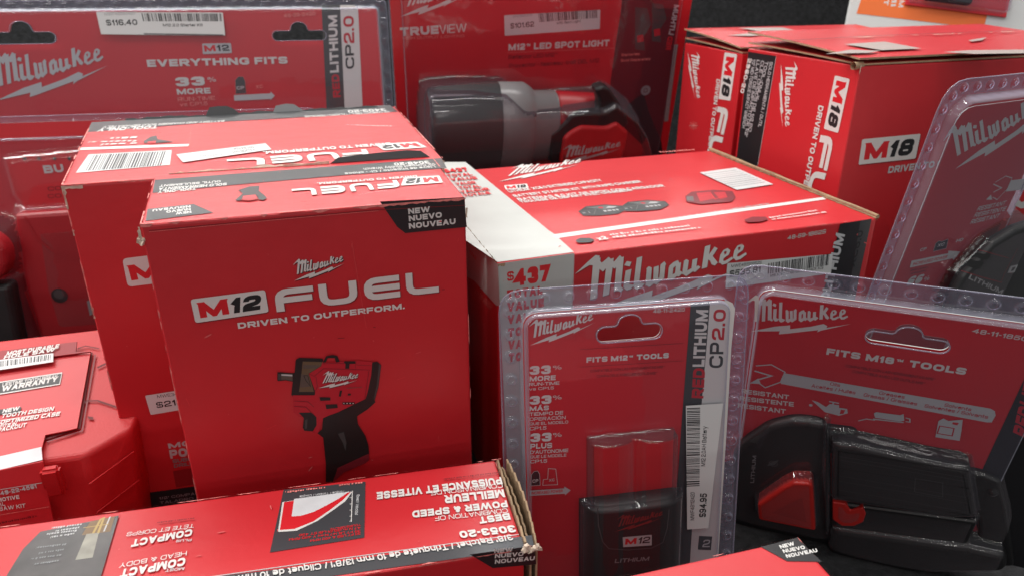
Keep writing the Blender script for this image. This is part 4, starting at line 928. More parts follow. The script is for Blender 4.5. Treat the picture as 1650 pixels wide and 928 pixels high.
    def tube(s, name, pts, r, m, parent, n=6):
        L = len(pts); V = []; F = []
        for i in range(L):
            t = (pts[(i+1) % L]-pts[i-1]).normalized(); x = s.F.n; y = t.cross(x).normalized()
            for j in range(n): V.append(pts[i]+(x*math.cos(6.2832*j/n)+y*math.sin(6.2832*j/n))*r)
        for i in range(L):
            k = (i+1) % L
            for j in range(n): F.append([i*n+j, i*n+(j+1) % n, k*n+(j+1) % n, k*n+j])
        return mesh_obj(name, V, F, m, parent, smooth=True)
def prism(name, face, P, h0, h1, m, parent, bev=.002, seg=3, top_scale=1.0):
    """outline P on a face, raised from h0 to h1 with a rounded rim"""
    bm = bmesh.new(); c = Vector((sum(p[0] for p in P)/len(P), sum(p[1] for p in P)/len(P)))
    bot = [bm.verts.new(face.w(p[0], p[1], h0)) for p in P]
    top = [bm.verts.new(face.w(*(c+(Vector(p)-c)*top_scale), h1)) for p in P]
    tf = bm.faces.new(top); bm.faces.new(bot[::-1])
    for i in range(len(P)): bm.faces.new([bot[i-1], bot[i], top[i], top[i-1]])
    bmesh.ops.recalc_face_normals(bm, faces=bm.faces)
    if bev:
        es = [e for e in bm.edges if (e.verts[0] in top or e.verts[1] in top)]
        bmesh.ops.bevel(bm, geom=es, offset=bev, segments=seg, profile=.5, affect='EDGES', clamp_overlap=True)
    return bm_obj(name, bm, m, parent)
def wstrip(k, px, w, m): k.line(px, w, m)

# --- small battery pack in front
TL = at_y(803, 470, .415); sc = .415/.40
p = Pack('clear blister pack with short black battery under a red card, 94.95 price strip', TL, 10.0, 8.5, 0.0, .1577*sc, .262, R=.0135, flange=.0118)
p.hole((1012, 534), .0215, .0052, .0078, .0068)
p.build_card(REDC)
cf = p.card; k = Ink(cf, .0003)
k.poly([(1113, 487), (1144, 485), (1138, 560), (1126, 700), (1116, 830), (1108, 960), (1080, 970), (1088, 820), (1098, 680)], DGREY)
k.rrect([(1144, 484), (1183, 482), (1160, 900), (1128, 980)], 3, WHITE) if False else k.poly([(1144, 485), (1172, 484), (1180, 488), (1184, 497), (1178, 560), (1170, 700), (1158, 880), (1152, 960), (1108, 965), (1116, 830), (1126, 700), (1138, 560)], LGREY if False else WHITE)
k.text('RED', (1133, 641), (1136, 593), (1114, 640), PRED, wt=.26); k.text('LITHIUM', (1134.5, 590), (1141, 499), (1115.5, 590), WHITE, wt=.26)
k.text('CP', (1164, 592), (1166, 551), (1142, 592), DGREY, wt=.2); k.text('2.0', (1166, 547), (1170, 498), (1146, 547), PRED, wt=.2)
k.logo((853.5, 556), (958, 519), (931.5, 505.5), WHITE)
k.text('48-11-2420', (1052, 504), (1103, 501), 6.2, SOFTW, wt=.2)
k.text('FITS M12\u2122 TOOLS', (944.5, 583.5), (1077, 576), 8.5, WHITE, wt=.28)
k.text('COMPATIBLE CON LAS HERRAMIENTAS M12\u2122', (951, 599), (1071, 592), 4, DRED, wt=.16); k.text('COMPATIBLE AVEC LES OUTILS M12\u2122', (961, 607.5), (1059, 602), 4, DRED, wt=.16)
for y, ls in ((603, (('33', 853, 887, 15), ('MORE', 853, 895, 8.5), ('RUN-TIME', 852, 901, 5.6), ('vs CP1.5', 852, 892, 5.0))), (651, (('33', 853, 888, 15), ('M\u00c1S', 853, 884, 8), ('TIEMPO DE', 853, 907, 6), ('OPERACI\u00d3N', 853, 911, 6), ('QUE EL MODELO', 853, 915, 5), ('CP1.5', 853, 880, 6))), (711, (('33', 854, 888, 15), ('PLUS', 854, 889, 9), ("D'AUTONOMIE", 854, 915, 6), ('QUE LE MODELE', 854, 912, 5), ('CP1.5', 854, 881, 6)))):
    yy = y
    for i, (t, x0, x1, hh) in enumerate(ls):
        k.text(t, (x0, yy), (x1, yy-(x1-x0)*.055), hh*.93, WHITE if i < 2 else (SOFTW if i > 2 else WHITE), wt=.28 if i == 0 else (.24 if i == 1 else .18))
        if i == 0: k.text('%', (890, yy-8), (905, yy-9), 7, WHITE, wt=.2)
        yy += (ls[i+1][3]+2.0) if i+1 < len(ls) else 0
def cpicon(k, pts, m, edge): 
    k.poly(pts, m); k.line(pts, .3, edge, True)
cpicon(k, [(855, 781), (856, 763), (860, 758), (866, 757), (869, 762), (870, 780)], BLACK, SOFTW); k.line([(874, 780), (875, 771), (882, 770), (883, 753), (895, 754), (897, 771), (898, 779)], .35, SOFTW, True)
k.text('CP', (857.5, 776), (867, 775), 5, WHITE, wt=.2); k.text('XC', (884, 774), (893, 773), 4, SOFTW, wt=.2)
k.poly([(853, 797), (853, 788.5), (909, 785), (908.5, 782), (919, 788), (910, 796), (909.5, 793.5)], LGREY); k.text('INCREASED POWER', (856, 795), (906, 791), 4.5, REDL, wt=.22)
for (y0, y1) in ((562, 549), (590, 577)): k.line([(934, y0), (1100, y0-10)], .25, DRED)
k.build('printed_artwork', p.root)
k = Ink(cf, .0009)
sh = p.F.shifted(p.pk+.0004); kk = Ink(sh, .0002)
kk.rrect([(1104, 653), (1168, 649), (1144, 848), (1107, 852)], .8, PAPER) if False else kk.poly([(1105, 653), (1165, 649), (1141, 850), (1107, 852)], PAPER)
kk.bars([(1106, 783), (1106.5, 656), (1128, 655), (1127, 782)], BLACK, 54, 5)
kk.text('M12 2.0AH Battery', (1136, 750), (1139, 686), (1129, 750), BLACK, wt=.16)
kk.text('MWF48112420', (1118.5, 837), (1119, 792), (1112, 837), BLACK, wt=.14); kk.text('$94.95', (1137, 832), (1139, 794), (1126, 832), BLACK, wt=.2)
kk.build('price_sticker', p.root)
k = Ink(cf, .0005); k.poly([(1126, 862), (1147, 863), (1145, 885), (1124, 884)], DGREY); k.text('2', (1131, 880), (1142, 880), 12, LGREY, wt=.16); k.build('recycling_mark', p.root)
# the battery and its bubble
cl = p.F.px(930, 790); cr = p.F.px(1090, 783); c0 = (cl+cr)/2; hw = (cr-cl).length/2; b_top = c0.y; DB = .021
def base_h(a, b, D=DB, grow=0.0):
    x = np.abs(a-c0.x)/(hw+grow); prof = np.clip(1-np.clip(x, 0, 1)**5, 0, 1)**.42
    return (D+grow)*prof*np.where(x < 1, 1, 0)
sl_ = p.F.px(940, 700); sr_ = p.F.px(1080, 693); s0 = (sl_+sr_)/2; hs = (sr_-sl_).length/2; s_top = p.F.px(1010, 684).y
def stem_h(a, b):
    x = (a-s0.x)/hs; ax = np.abs(x); lobe = np.sqrt(np.clip(1-((ax-.52)/.62)**2, 0, 1))
    lobe = np.where(ax < .05, np.maximum(lobe, .62), lobe); lobe = .2+.8*lobe
    edge = smooth((1-ax)/.05); top = smooth((s_top-b)/.0035)
    tilt = .0215+.002*smooth((s_top-b)/.05)
    return tilt*lobe*edge*top
p.feat.append(stem_h)
p.feat.append(lambda a, b: base_h(a, b, DB, .0014)*smooth((b_top+.0022-b)/.0035))
p.feat.append(lambda a, b: (.0075)*smooth((hw+.006-np.abs(a-c0.x))/.004)*smooth((b_top-.012-b)/.004))
na, nb = 90, 120; A = np.linspace(c0.x-hw*.999, c0.x+hw*.999, na); B = np.linspace(b_top, -p.H+.012, nb); A, B = np.meshgrid(A, B)
rimcurve = .0012*np.cos((A-c0.x)/hw*1.4)
Hh = base_h(A, B)*np.clip(.80+.20*smooth((b_top-B)/.004), 0, 1)
P = np.array(p.F.O)+A[..., None]*np.array(p.F.u)+B[..., None]*np.array(p.F.v)+np.maximum(Hh, .0048)[..., None]*np.array(p.F.n)
idx = np.arange(na*nb).reshape(nb, na); q = np.stack([idx[:-1, :-1], idx[1:, :-1], idx[1:, 1:], idx[:-1, 1:]], -1).reshape(-1, 4).tolist()
back = [[int(idx[0, i]) for i in range(na)]+[]]
Pl = [Vector(x) for x in P.reshape(-1, 3)]; o0 = len(Pl)
Pl += [p.F.w(float(A[0, i]), float(B[0, 0]), .0048) for i in range(na)]
for i in range(na-1): q.append([int(idx[0, i]), int(idx[0, i+1]), o0+i+1, o0+i])
bat = mesh_obj('battery', Pl, q, BPLA, p.root, smooth=True)
bf = p.F.shifted(DB+.0002); k = Ink(bf, .0002)
GRV = mat('groove_grey', (.07, .072, .076), .35)
k.line([(963, 817), (964, 845), (971, 872), (981, 883), (1012, 885), (1050, 882), (1068, 873), (1075, 850), (1078, 820)], .55, GRV)
k.logo((990, 856), (1068, 832), (1052, 823), DULLRED)
k.rrect([(1003, 864.5), (1050, 860.5), (1050, 877.5), (1004, 880.5)], .5, LGREY); k.text('M', (1007, 876.5), (1025, 875), 9.5, REDL, wt=.27); k.text('12', (1027, 875), (1046, 873.5), (1029.5, 864.5), BLACK, wt=.2)
k.text('LITHIUM', (990, 906), (1045, 902), (991.5, 899.5), GREY, wt=.2)
k.build('battery_markings', bat)
p.build_shell(.00075, dimple=.0145)

# --- large battery pack at the lower right
TL = at_y(1192, 424, .442)
p = Pack('tilted clear blister pack with red oil resistance card over black battery with red clip', TL, -20.3, -15.0, 0.0, .200, .245, R=.0135, flange=.0125)
p.hole((1461, 546), .0235, .0050, .0075, .0070)
p.build_card(REDC)
cf = p.card; k = Ink(cf, .0003)
k.poly([(1652, 606), (1582, 757), (1560, 800), (1590, 900), (1720, 930), (1760, 620), (1700, 560), (1672, 560)], BLACK)
k.text('REDLITHIUM', (1655, 706), (1690, 560), (1632, 695), PRED, wt=.26)
k.logo((1210, 533), (1371, 521), (1325, 489), WHITE)
k.text('48-11-1850', (1566, 535), (1654, 549), 7.5, SOFTW, wt=.2)
k.text('FITS M18\u2122 TOOLS', (1331, 570), (1555, 603), 10.5, WHITE, wt=.28)
k.text('COMPATIBLE CON LAS HERRAMIENTAS M18\u2122', (1362, 590), (1507, 612.5), 4.2, DRED, wt=.15); k.text('COMPATIBLE AVEC LES OUTILS M18\u2122', (1373, 599), (1490, 619), 4.2, DRED, wt=.15)
k.poly([(1264, 600), (1596, 657), (1603, 661), (1604, 668), (1598, 679), (1590, 679), (1258, 617)], LGREY)
k.text('Oils', (1337, 619), (1353, 622), 5, PRED, wt=.16); k.text('Aceites / Huiles', (1307, 622.5), (1378, 634), 5.5, PRED, wt=.16)
k.text('Greases', (1416, 634), (1457, 641), 5.5, PRED, wt=.16); k.text('Grasas / Graisses', (1391, 637), (1477, 652), 5.5, PRED, wt=.16)
k.text('Solvents', (1521, 653), (1564, 661), 5.5, PRED, wt=.16); k.text('Solventes / Solvants', (1489, 654.5), (1591, 673), 5.5, PRED, wt=.16)
for i, t in enumerate(('RESISTANT', 'RESISTENTE', 'R\u00c9SISTANT')): k.text(t, (1195-3*i, 632+11.5*i), ((1272, 1280, 1267)[i]-1, 642+11.5*i), 7, WHITE, wt=.22)
k.line([(1218, 588), (1243, 586), (1265, 598), (1258, 614), (1233, 623), (1222, 615)], .9, LGREY); k.line([(1216, 596), (1243, 604), (1219, 611)], 1.2, LGREY); k.poly([(1208, 616), (1222, 608), (1226, 617)], LGREY)
k.poly([(1308, 643), (1318, 646), (1331, 654), (1337, 649), (1352, 651), (1352, 655), (1365, 657), (1366, 664), (1352, 668), (1329, 662)], LGREY); k.line([(1336, 645), (1352, 648)], 1, LGREY); k.line([(1343, 646), (1342, 651)], 1, LGREY); k.disc((1306.5, 651), 1.2, LGREY); k.poly([(1355, 658), (1362, 659), (1359, 665), (1353, 665)], REDC)
k.poly([(1408, 664), (1412, 662), (1450, 667), (1456, 665), (1457, 676), (1450, 677), (1410, 671)], LGREY); k.line([(1383, 676), (1396, 673), (1410, 675)], .8, LGREY); k.poly([(1407, 672), (1456, 678), (1456, 679.5), (1407, 674)], LGREY); k.line([(1459, 671), (1466, 673), (1466, 678), (1459, 677)], .8, LGREY)
k.poly([(1512, 676), (1520, 672), (1528, 676), (1551, 674), (1549, 692), (1546, 708), (1507, 702)], LGREY); k.line([(1514, 684), (1537, 688), (1534, 700), (1510, 696)], .8, PRED, True); k.poly([(1535, 678), (1545, 679), (1542, 683), (1534, 681)], REDC)
k.build('printed_artwork', p.root)
def C8(l): return [(1180+x/3.51, 640+y/3.51) for x, y in l]
f, P = p.feature(C8([(0, 330), (60, 258), (200, 165), (340, 132), (440, 138), (530, 160), (552, 300), (560, 900), (0, 980)]), .012, taper=.006)
ins = prism('battery_end', p.F, P, .0048, .012, BPLA, p.root, .006, 5)
f, P = p.feature(C8([(530, 165), (690, 186), (712, 210), (716, 268), (700, 330), (540, 320)]), .0085, taper=.004); prism('foot_rail', p.F, P, .0048, .0085, BPLA, p.root, .002)
f, P = p.feature(C8([(562, 262), (700, 275), (1130, 372), (1345, 408), (1372, 560), (1392, 690), (1200, 690), (560, 588)]), .020, taper=.007)
body = prism('battery_body', p.F, P, .0048, .020, BPLA, p.root, .006, 5)
f, P = p.feature(C8([(1340, 420), (1430, 440), (1520, 480), (1560, 640), (1600, 960), (1400, 960), (1390, 690)]), .010, taper=.008); prism('battery_end', p.F, P, .0048, .010, BPLA, p.root, .003)
f, P = p.feature(C8([(560, 594), (1394, 704), (1330, 842), (1000, 800), (560, 740)]), .0165, taper=.006); prism('battery_ledge', p.F, P, .0048, .0165, BPLA, p.root, .003)
f, P = p.feature(C8([(560, 745), (1340, 850), (1560, 900), (1560, 1000), (520, 1000)]), .0205, taper=.007); prism('battery_foot', p.F, P, .0048, .0205, BPLA, p.root, .007, 5)
f, P = p.feature(C8([(143, 610), (285, 512), (345, 484), (440, 488), (456, 505), (470, 755), (150, 692)]), .024, taper=.010, inflate=.003)
ORED = mat('orange_red_plastic', (.50, .022, .018), .38, noise=.06, nscale=60)
prism('red_clip', p.F, P, .012, .024, ORED, p.root, .0025)
f2 = p.F.shifted(.0243); k = Ink(f2, .0002)
k.poly(C8([(225, 650), (395, 565), (420, 705)]), mat('clip_recess_shade', (.40, .017, .015), .5)); k.build('clip_face', p.root)  # flat darker triangle, the recess shade is put into its colour
f, P = p.feature(C8([(566, 592), (640, 602), (668, 640), (738, 622), (756, 660), (742, 705), (690, 728), (620, 728), (566, 690)]), .018, taper=.006)
prism('red_latch', p.F, P, .014, .018, ORED, p.root, .001)
for c, r_ in (((640, 208), .0024), ((1460, 465), .0028)):
    q = p.F.px(*C8([c])[0]); p.feat.append(lambda a, b, q=q, r_=r_: .0135*np.exp(-((np.hypot(a-q.x, b-q.y))/(r_*1.6))**4))
p.feature(C8([(516, 180), (546, 184), (560, 500), (552, 800), (520, 800), (505, 500)]), .0215, taper=.004, inflate=0)
qa = p.F.px(1326, 700); qb = p.F.px(1330, 872)
k = Ink(p.F.shifted(.0125), .0002); k.text('LITHIUM', (1215, 777), (1219, 733), (1209, 777), GREY, wt=.22); k.disc((1246, 746), 3.2, GRV, 2.6); k.poly(C8([(195, 385), (215, 365), (265, 350), (240, 380)]), GRV); k.build('battery_markings', ins)
k = Ink(p.F.shifted(.0202), .0002)
for y0 in (330, 350, 440, 470, 520): k.line(C8([(600, y0), (900, y0+50), (1330, y0+125)]), .25, mat('moulded_line', (.055, .055, .058), .3))
k.line(C8([(1035, 455), (1190, 480), (1190, 560), (1030, 530)]), .3, GRV, True)
for y0 in (300, 395, 545): k.line(C8([(590, y0), (900, y0+48), (1340, y0+118)]), .5, mat('moulded_groove', (.004, .004, .004), .6))
k.build('battery_markings', body)
p.build_shell(.0008, dimple=.0148)

# --- large battery pack at the right edge
TL = at_y(1528, 131, .56)
p = Pack('clear blister pack at the right edge, red card with resistance icons over a grey battery', TL, 27.3, -9.0, 0.0, .170, .345, R=.022, flange=.0125)
p.build_card(REDC, inset=.0205)
cf = p.card; k = Ink(cf, .0003)
k.logo((1538, 273), (1694, 176), (1647, 164), WHITE)
for i, (t, A, B) in enumerate((('RESISTANT', (1573, 340.5), (1618, 330.5)), ('RESISTENTE', (1568, 350.5), (1618, 340)), ('R\u00c9SISTANT', (1562, 361.5), (1608, 351)))): k.text(t, A, B, 6.5, WHITE, wt=.18, slant=.15)
k.line([(1603, 294), (1620, 284), (1630, 287), (1624, 303), (1606, 322), (1599, 318)], .7, WHITE); k.line([(1600, 297), (1613, 303), (1600, 310)], .9, WHITE); k.poly([(1588, 322), (1596, 314), (1598, 322)], WHITE)
k.poly([(1628, 291), (1672, 285), (1668, 303), (1620, 309)], WHITE); k.poly([(1634, 331), (1641, 322), (1645, 326), (1668, 319), (1668, 334), (1644, 336)], WHITE)
cpicon(k, [(1503, 404), (1508, 395), (1513, 393), (1517, 397), (1526, 395), (1528, 399), (1523, 408), (1505, 410)], REDC, PRED); k.text('CP', (1481, 405), (1491, 403), 4.5, WHITE, wt=.22)
cpicon(k, [(1503, 405), (1507, 392), (1512, 388), (1517, 389), (1527, 385), (1524, 400)], BLACK, WHITE); k.text('XC', (1509, 398), (1520, 395.5), 4.5, WHITE, wt=.22); k.line([(1533, 398), (1536, 384), (1545, 378), (1559, 379), (1556, 393)], .3, PRED, True); k.text('HD', (1539, 390.5), (1550, 388), 4.5, WHITE, wt=.22)
k.poly([(1465, 431), (1468, 420), (1527, 408), (1527, 404), (1546, 405), (1540, 414), (1535, 419), (1534, 416)], WHITE); k.text('INCREASED POWER', (1469, 428), (1524, 416), 4.8, REDL, wt=.22)
k.scribble((1465, 437), (1494, 431), 2.6, DRED, 90); k.scribble((1465, 442), (1490, 437), 2.6, DRED, 91)
k.text('66', (1458, 460), (1482, 455), 13, WHITE, wt=.24, slant=.15); k.text('%', (1486, 454), (1496, 450), 6.5, WHITE, wt=.2)
k.build('printed_artwork', p.root)
f, P = p.feature([(1520, 540), (1536, 478), (1552, 447), (1602, 392), (1640, 369), (1676, 357), (1760, 345), (1790, 420), (1800, 560), (1600, 560)], .022, taper=.007, inflate=.0015)
GBAT = mat('grey_battery', (.060, .060, .062), .40, noise=.1, nscale=50)
bb = prism('battery', p.F, P, .014, .022, GBAT, p.root, .003)
k = Ink(p.F.shifted(.0223), .0002)
k.text('LITHIUM', (1560, 449), (1613, 474), (1564, 441.5), LGREY, wt=.22); k.line([(1548, 436), (1580, 446), (1613, 455), (1617, 443), (1640, 400)], .45, PRED); k.line([(1575, 402), (1625, 416)], .35, PRED); k.disc((1632, 434), 4.2, PRED, 3.7); k.poly([(1623, 440), (1628, 429), (1640, 426), (1634, 439)], LGREY); k.poly([(1628, 437), (1631, 431), (1636, 430), (1633, 436)], GBAT)
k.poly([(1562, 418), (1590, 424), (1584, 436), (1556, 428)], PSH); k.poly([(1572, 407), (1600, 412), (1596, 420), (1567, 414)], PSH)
k.build('battery_markings', bb)
p.build_shell(.0009, dimple=.0150)

# --- spot light pack behind
TL = at_y(623.5, -34, .95)
p = Pack('large clear blister pack holding a red and black spot light, 101.62 price label', TL, 15.0, -13.0, -1.5, .400, .43, R=.012, flange=.012)
p.build_card(REDC, inset=.0012)
cf = p.card; k = Ink(cf, .0004)
k.poly([(1003, -12), (1000, 20), (992, 70), (984, 128), (980, 180), (1060, 260), (1088, 60), (1096, -20)], MAROON); k.poly([(1037, 150), (1045, 180), (1066, 230), (1068, 262), (1044, 262), (1030, 220), (1010, 170)], BLACK)
k.logo((645, 27.5), (752, -8), (735, -30), WHITE)
k.text('TRUE', (645, 59), (707, 55), 14, WHITE, wt=.28); k.text('VIEW', (708, 55), (752, 52), 14, WHITE, wt=.12); k.text('HIGH OUTPUT LIGHTING', (649, 64.5), (748, 60.5), 4.5, PINKW, wt=.16)
k.text('M12\u2122 LED SPOT LIGHT', (819, 82), (981, 74.5), 10.5, WHITE, wt=.26); k.line([(816, 85.5), (990, 78)], .4, PINKW)
k.text('Reflector LED M12\u2122', (819, 96), (898, 91.5), 6.5, DRED, wt=.15); k.text('Proyector \u00e0 faisceau \u00e9troit DEL M12', (820, 110), (965, 101), 6.5, DRED, wt=.15)
k.text('RED', (1072, 80), (1076, 59), (1080, 81), REDL, wt=.24); k.text('LITHIUM', (1077, 56), (1086, 8), (1085, 57), LGREY, wt=.24)
for (ox, oy, s_) in ((1025, 50, 1), (1052, 40, .9)):
    k.poly([(ox-2*s_, oy-38*s_), (ox+18*s_, oy-36*s_), (ox+24*s_, oy-10*s_), (ox+12*s_, oy+10*s_), (ox+14*s_, oy+32*s_), (ox-2*s_, oy+30*s_)], PSH); k.poly([(ox+1, oy+8), (ox+11, oy+6), (ox+12, oy+17), (ox+2, oy+19)], PRED)
k.text('Batteries', (1001, 91), (1030, 89), 4, PINKW, wt=.18); k.text('Sold Separately', (1000, 100), (1048, 97), 4, PINKW, wt=.18)
k.disc((1040, 146), 7.2, GREY, 3.2); k.disc((1040, 146), 2.2, GREY)
k.line([(1089, 72), (1073, 196)], 6, GREY)
for i in range(5): k.line([(1085.5+i*1.6, 74), (1070+i*1.6, 192-i*3)], .5, LGREY if i % 2 else DGREY)
k.build('printed_artwork', p.root)
def d4(kk):
    kk.text('MWE36500000', (826, 29), (857, 26), 3.8, GREY, wt=.14); kk.text('$101.62', (822, 46.5), (860, 43), 8.5, BLACK, wt=.18)
    kk.bars([(867, 22), (964, 16), (964, 29), (869, 36)], BLACK, 36, 8); kk.text('M12 Spot Light', (897, 39.5), (935, 36), 4, BLACK, wt=.16)
sticker(cf, [(812, 25), (967, 16), (966, 47), (813, 58)], 'price_sticker', p.root, d4, .001)
# the lamp itself: lathe about an axis along the pack
axh = .030; fa = p.F.shifted(axh)
A0 = fa.px(684, 214); A1 = fa.px(990, 198); ax = (A1-A0).normalized(); perp = Vector((-ax.y, ax.x)); mm = (A1-A0).length/306.0
def lathe(name, prof, m, parent, n=48):
    V = []; F = []
    for d_, r_ in prof:
        c = A0+ax*(d_*mm); r = r_*mm
        for j in range(n):
            t = 6.2832*j/n; q = c+perp*(r*math.cos(t)); V.append(p.F.w(q.x, q.y, axh+r*.62*math.sin(t)))
    for i in range(len(prof)-1):
        for j in range(n): F.append([i*n+j, i*n+(j+1) % n, (i+1)*n+(j+1) % n, (i+1)*n+j])
    F.append(list(range(n))); F.append([(len(prof)-1)*n+j for j in range(n)][::-1])
    o = mesh_obj(name, V, F, m, parent, smooth=True); return o
HEADG = mat('head_grey', (.062, .064, .067), .15, noise=.06, nscale=30); RING = mat('lens_grey', (.19, .185, .19), .25, noise=.06, nscale=30)
head = lathe('lamp_head', [(4, 62), (8, 68), (14, 70), (110, 74), (111, 73)], HEADG, p.root)
lathe('lens_ring', [(111.2, 72), (112, 73), (150, 72), (160, 66), (168, 58), (200, 57), (203, 54)], RING, p.root)
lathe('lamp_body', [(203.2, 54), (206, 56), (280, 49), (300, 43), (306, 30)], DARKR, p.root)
def C7(l): return [(850+x/6.627, 120+y/6.627) for x, y in l]
fh = p.F.shifted(.062); P = [tuple(fh.px(*c)) for c in C7([(720, 165), (800, 132), (870, 150), (905, 192), (1062, 430), (1085, 540), (960, 620), (520, 640), (370, 800), (340, 960), (245, 960), (245, 650), (330, 590), (480, 440), (620, 402), (760, 400), (770, 290)])]
grip = prism('handle', p.F, P, .044, .062, BPLA, p.root, .004)
fh = p.F.shifted(.068); P = [tuple(fh.px(*c)) for c in C7([(392, 690), (470, 620), (580, 560), (850, 572), (962, 520), (1080, 622), (1052, 780), (990, 960), (350, 960)])]
pan = prism('side_panel', p.F, P, .050, .068, RPLA, p.root, .004)
k = Ink(p.F.shifted(.0682), .0004); k.logo((905, 263), (1001, 239), (979.5, 229), LGREY); k.build('wordmark', pan)
# bubble
o_ = [(675, 134), (690, 128), (757, 124.5), (811, 127), (824, 136), (838, 148), (850, 150), (953, 144), (971, 134), (983, 138), (1016, 165), (1034, 195), (1041, 226), (1042, 330), (676, 330), (672, 180)]
f30 = p.F.shifted(.02); BP = [tuple(f30.px(*c)) for c in o_]
def bub(a, b):
    s1 = sd_poly(a, b, BP); d_ = (a-A0.x)*ax.x+(b-A0.y)*ax.y; e = ((a-A0.x)*perp.x+(b-A0.y)*perp.y)/mm
    r = np.where(d_/mm < 160, 78, 62.0); cyl = axh+.62*mm*np.sqrt(np.clip(r**2-e**2, 0, None))+.003
    tall = np.where(d_/mm > 208, .073, cyl)
    return tall*smooth((s1+.001)/.014)
p.feat.append(bub)
p.build_shell(.0022, dimple=0)

# --- starter kit pack, back left
TL = at_y(-150, 3, .93)
p = Pack('large clear blister pack at the back left reading everything fits, 116.40 price label', TL, 10.0, 5.0, 0.0, .582, .39, R=.010, flange=.0085)
p.W = (p.F.px(622, 2)).x; p.card = p.F.shifted(.0045)
p.hole((38, 62), .037, .0068, .0125, .0125); p.hole((483, 58), .0335, .0060, .0105, .0105)
p.build_card(REDC, inset=.0115)
pass
cf = p.card; k = Ink(cf, .0004)
k.poly([(518, 10), (548, 9), (556, 190), (527, 192)], DGREY); k.poly([(548, 9), (570, 9), (577, 16), (585, 189), (556, 190)], WHITE)
k.text('RED', (549, 157), (546, 120), (537, 158), PRED, wt=.25); k.text('LITHIUM', (546, 117), (543, 25), (532, 118), WHITE, wt=.25)
k.text('CP', (571, 111), (570, 72), (557, 112), BLACK, wt=.2); k.text('2.0', (571, 70), (570, 26), (554, 71), PRED, wt=.2)
k.logo((-6, 163), (174, 106), (118, 76), LGREY)
k.rrect([(326, 71), (372, 70), (374, 86), (327, 88)], 1, LGREY); k.text('M', (330, 84), (348, 83), 10, REDL, wt=.26); k.text('12', (350, 83), (370, 82.5), 10, BLACK, wt=.22)
k.text('EVERYTHING FITS', (238, 108.5), (464, 103), 11.5, WHITE, wt=.27)
k.text('33', (284, 140), (331, 138), 14.5, WHITE, wt=.28); k.text('%', (335, 133), (349, 132), 8, WHITE, wt=.2); k.text('MORE', (286, 153), (340, 151), 9, WHITE, wt=.24); k.text('RUN-TIME', (287, 164), (347, 161.5), 6.5, PINKW, wt=.18); k.text('vs CP1.5', (290, 172), (335, 170), 6, PINKW, wt=.18)
cpicon(k, [(380, 152), (379, 130), (384, 124), (392, 124), (395, 131), (397, 151)], DGREY, PINKW); k.text('CP', (382, 145), (394, 144), 5, LGREY, wt=.2); k.text('XC', (413, 143), (424, 142), 5, PINKW, wt=.2); k.line([(405, 150), (406, 137), (412, 136), (413, 120), (424, 120), (426, 136), (430, 149)], .4, REDC, True)
k.poly([(378, 163), (377, 154), (436, 151), (436, 148), (443, 155), (436, 162), (436, 160)], LGREY)
k.text('48-59-2420', (458, 29), (509, 25), 6, PINKW, wt=.2)
k.build('printed_artwork', p.root)
def d5(kk):
    kk.text('MWF48592420', (169, 26), (218, 24), 5, GREY, wt=.14); kk.text('$116.40', (172, 42), (222, 41), 9.5, BLACK, wt=.2)
    kk.bars([(228, 22), (357, 22.5), (358, 35), (231, 35)], BLACK, 46, 9); kk.text('M12 2.0 Starter Kit', (263, 43.5), (327, 43), 4.5, BLACK, wt=.18); kk.line([(232, 55), (360, 57)], 1.2, DGREY)
sticker(p.F.shifted(p.pk+.0003), [(155, 20), (359, 21), (363, 58), (163, 56)], 'price_sticker', p.root, d5, .0003)
p.build_shell(.0022, dimple=.020, dim_r=.003)

# --- tall pack on the left behind the carton pair
TL = at_y(-130, 193, .785)
p = Pack('clear blister pack on the left, partly hidden, with a red power tool under wrinkled plastic', TL, 10.0, 4.0, 0.0, .41, .285, R=.016, flange=.020, pocket=.006)
p.build_card(REDC, inset=.006)
cf = p.card; k = Ink(cf, .0004)
k.text('BU', (72, 280), (104, 277.5), 13, LGREY, wt=.26); k.text('CO', (78, 308), (100, 306.5), 6.5, DRED, wt=.15); k.text('CO', (78, 320), (100, 318.5), 6.5, DRED, wt=.15)
for x in (40, 63, 88, 112, 136): k.disc((x, 256), 2.0, DGREY, n=10)  # dark dots paint the shadows of the flange dimples onto the card
k.build('printed_artwork', p.root)
f, P = p.feature([(4, 256), (160, 240), (300, 230), (300, 320), (100, 331), (38, 337), (20, 315)], .012, taper=.012)
f, P = p.feature([(20, 345), (160, 335), (300, 330), (300, 545), (68, 560), (40, 470)], .026, taper=.02)
DARKR = mat('dark_red_plastic', (.30, .010, .016), .35, noise=.08, nscale=15)
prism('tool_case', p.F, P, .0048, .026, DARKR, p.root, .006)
k = Ink(p.F.shifted(.0265), .0003); k.disc((96, 476), 8.5, BLACK, n=24); k.disc((95, 474), 5.5, DGREY, n=20); k.poly([(140, 485), (150, 481), (153, 503), (145, 508)], GREY); k.line([(40, 350), (60, 385), (85, 405), (150, 425)], 1.5, DARKR); k.build('case_details', p.root)
f, P = p.feature([(-80, 372), (-30, 374), (-8, 382), (9, 400), (13, 426), (6, 446), (-16, 458), (-80, 462)], .055, taper=.02)
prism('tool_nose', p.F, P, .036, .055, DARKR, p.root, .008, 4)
f, P = p.feature([(-80, 466), (14, 458), (34, 560), (-80, 570)], .05, taper=.012); prism('tool_grip', p.F, P, .03, .05, BPLA, p.root, .006)
p.build_shell(.0022, dimple=.022, dim_r=.003, rib=.0025)

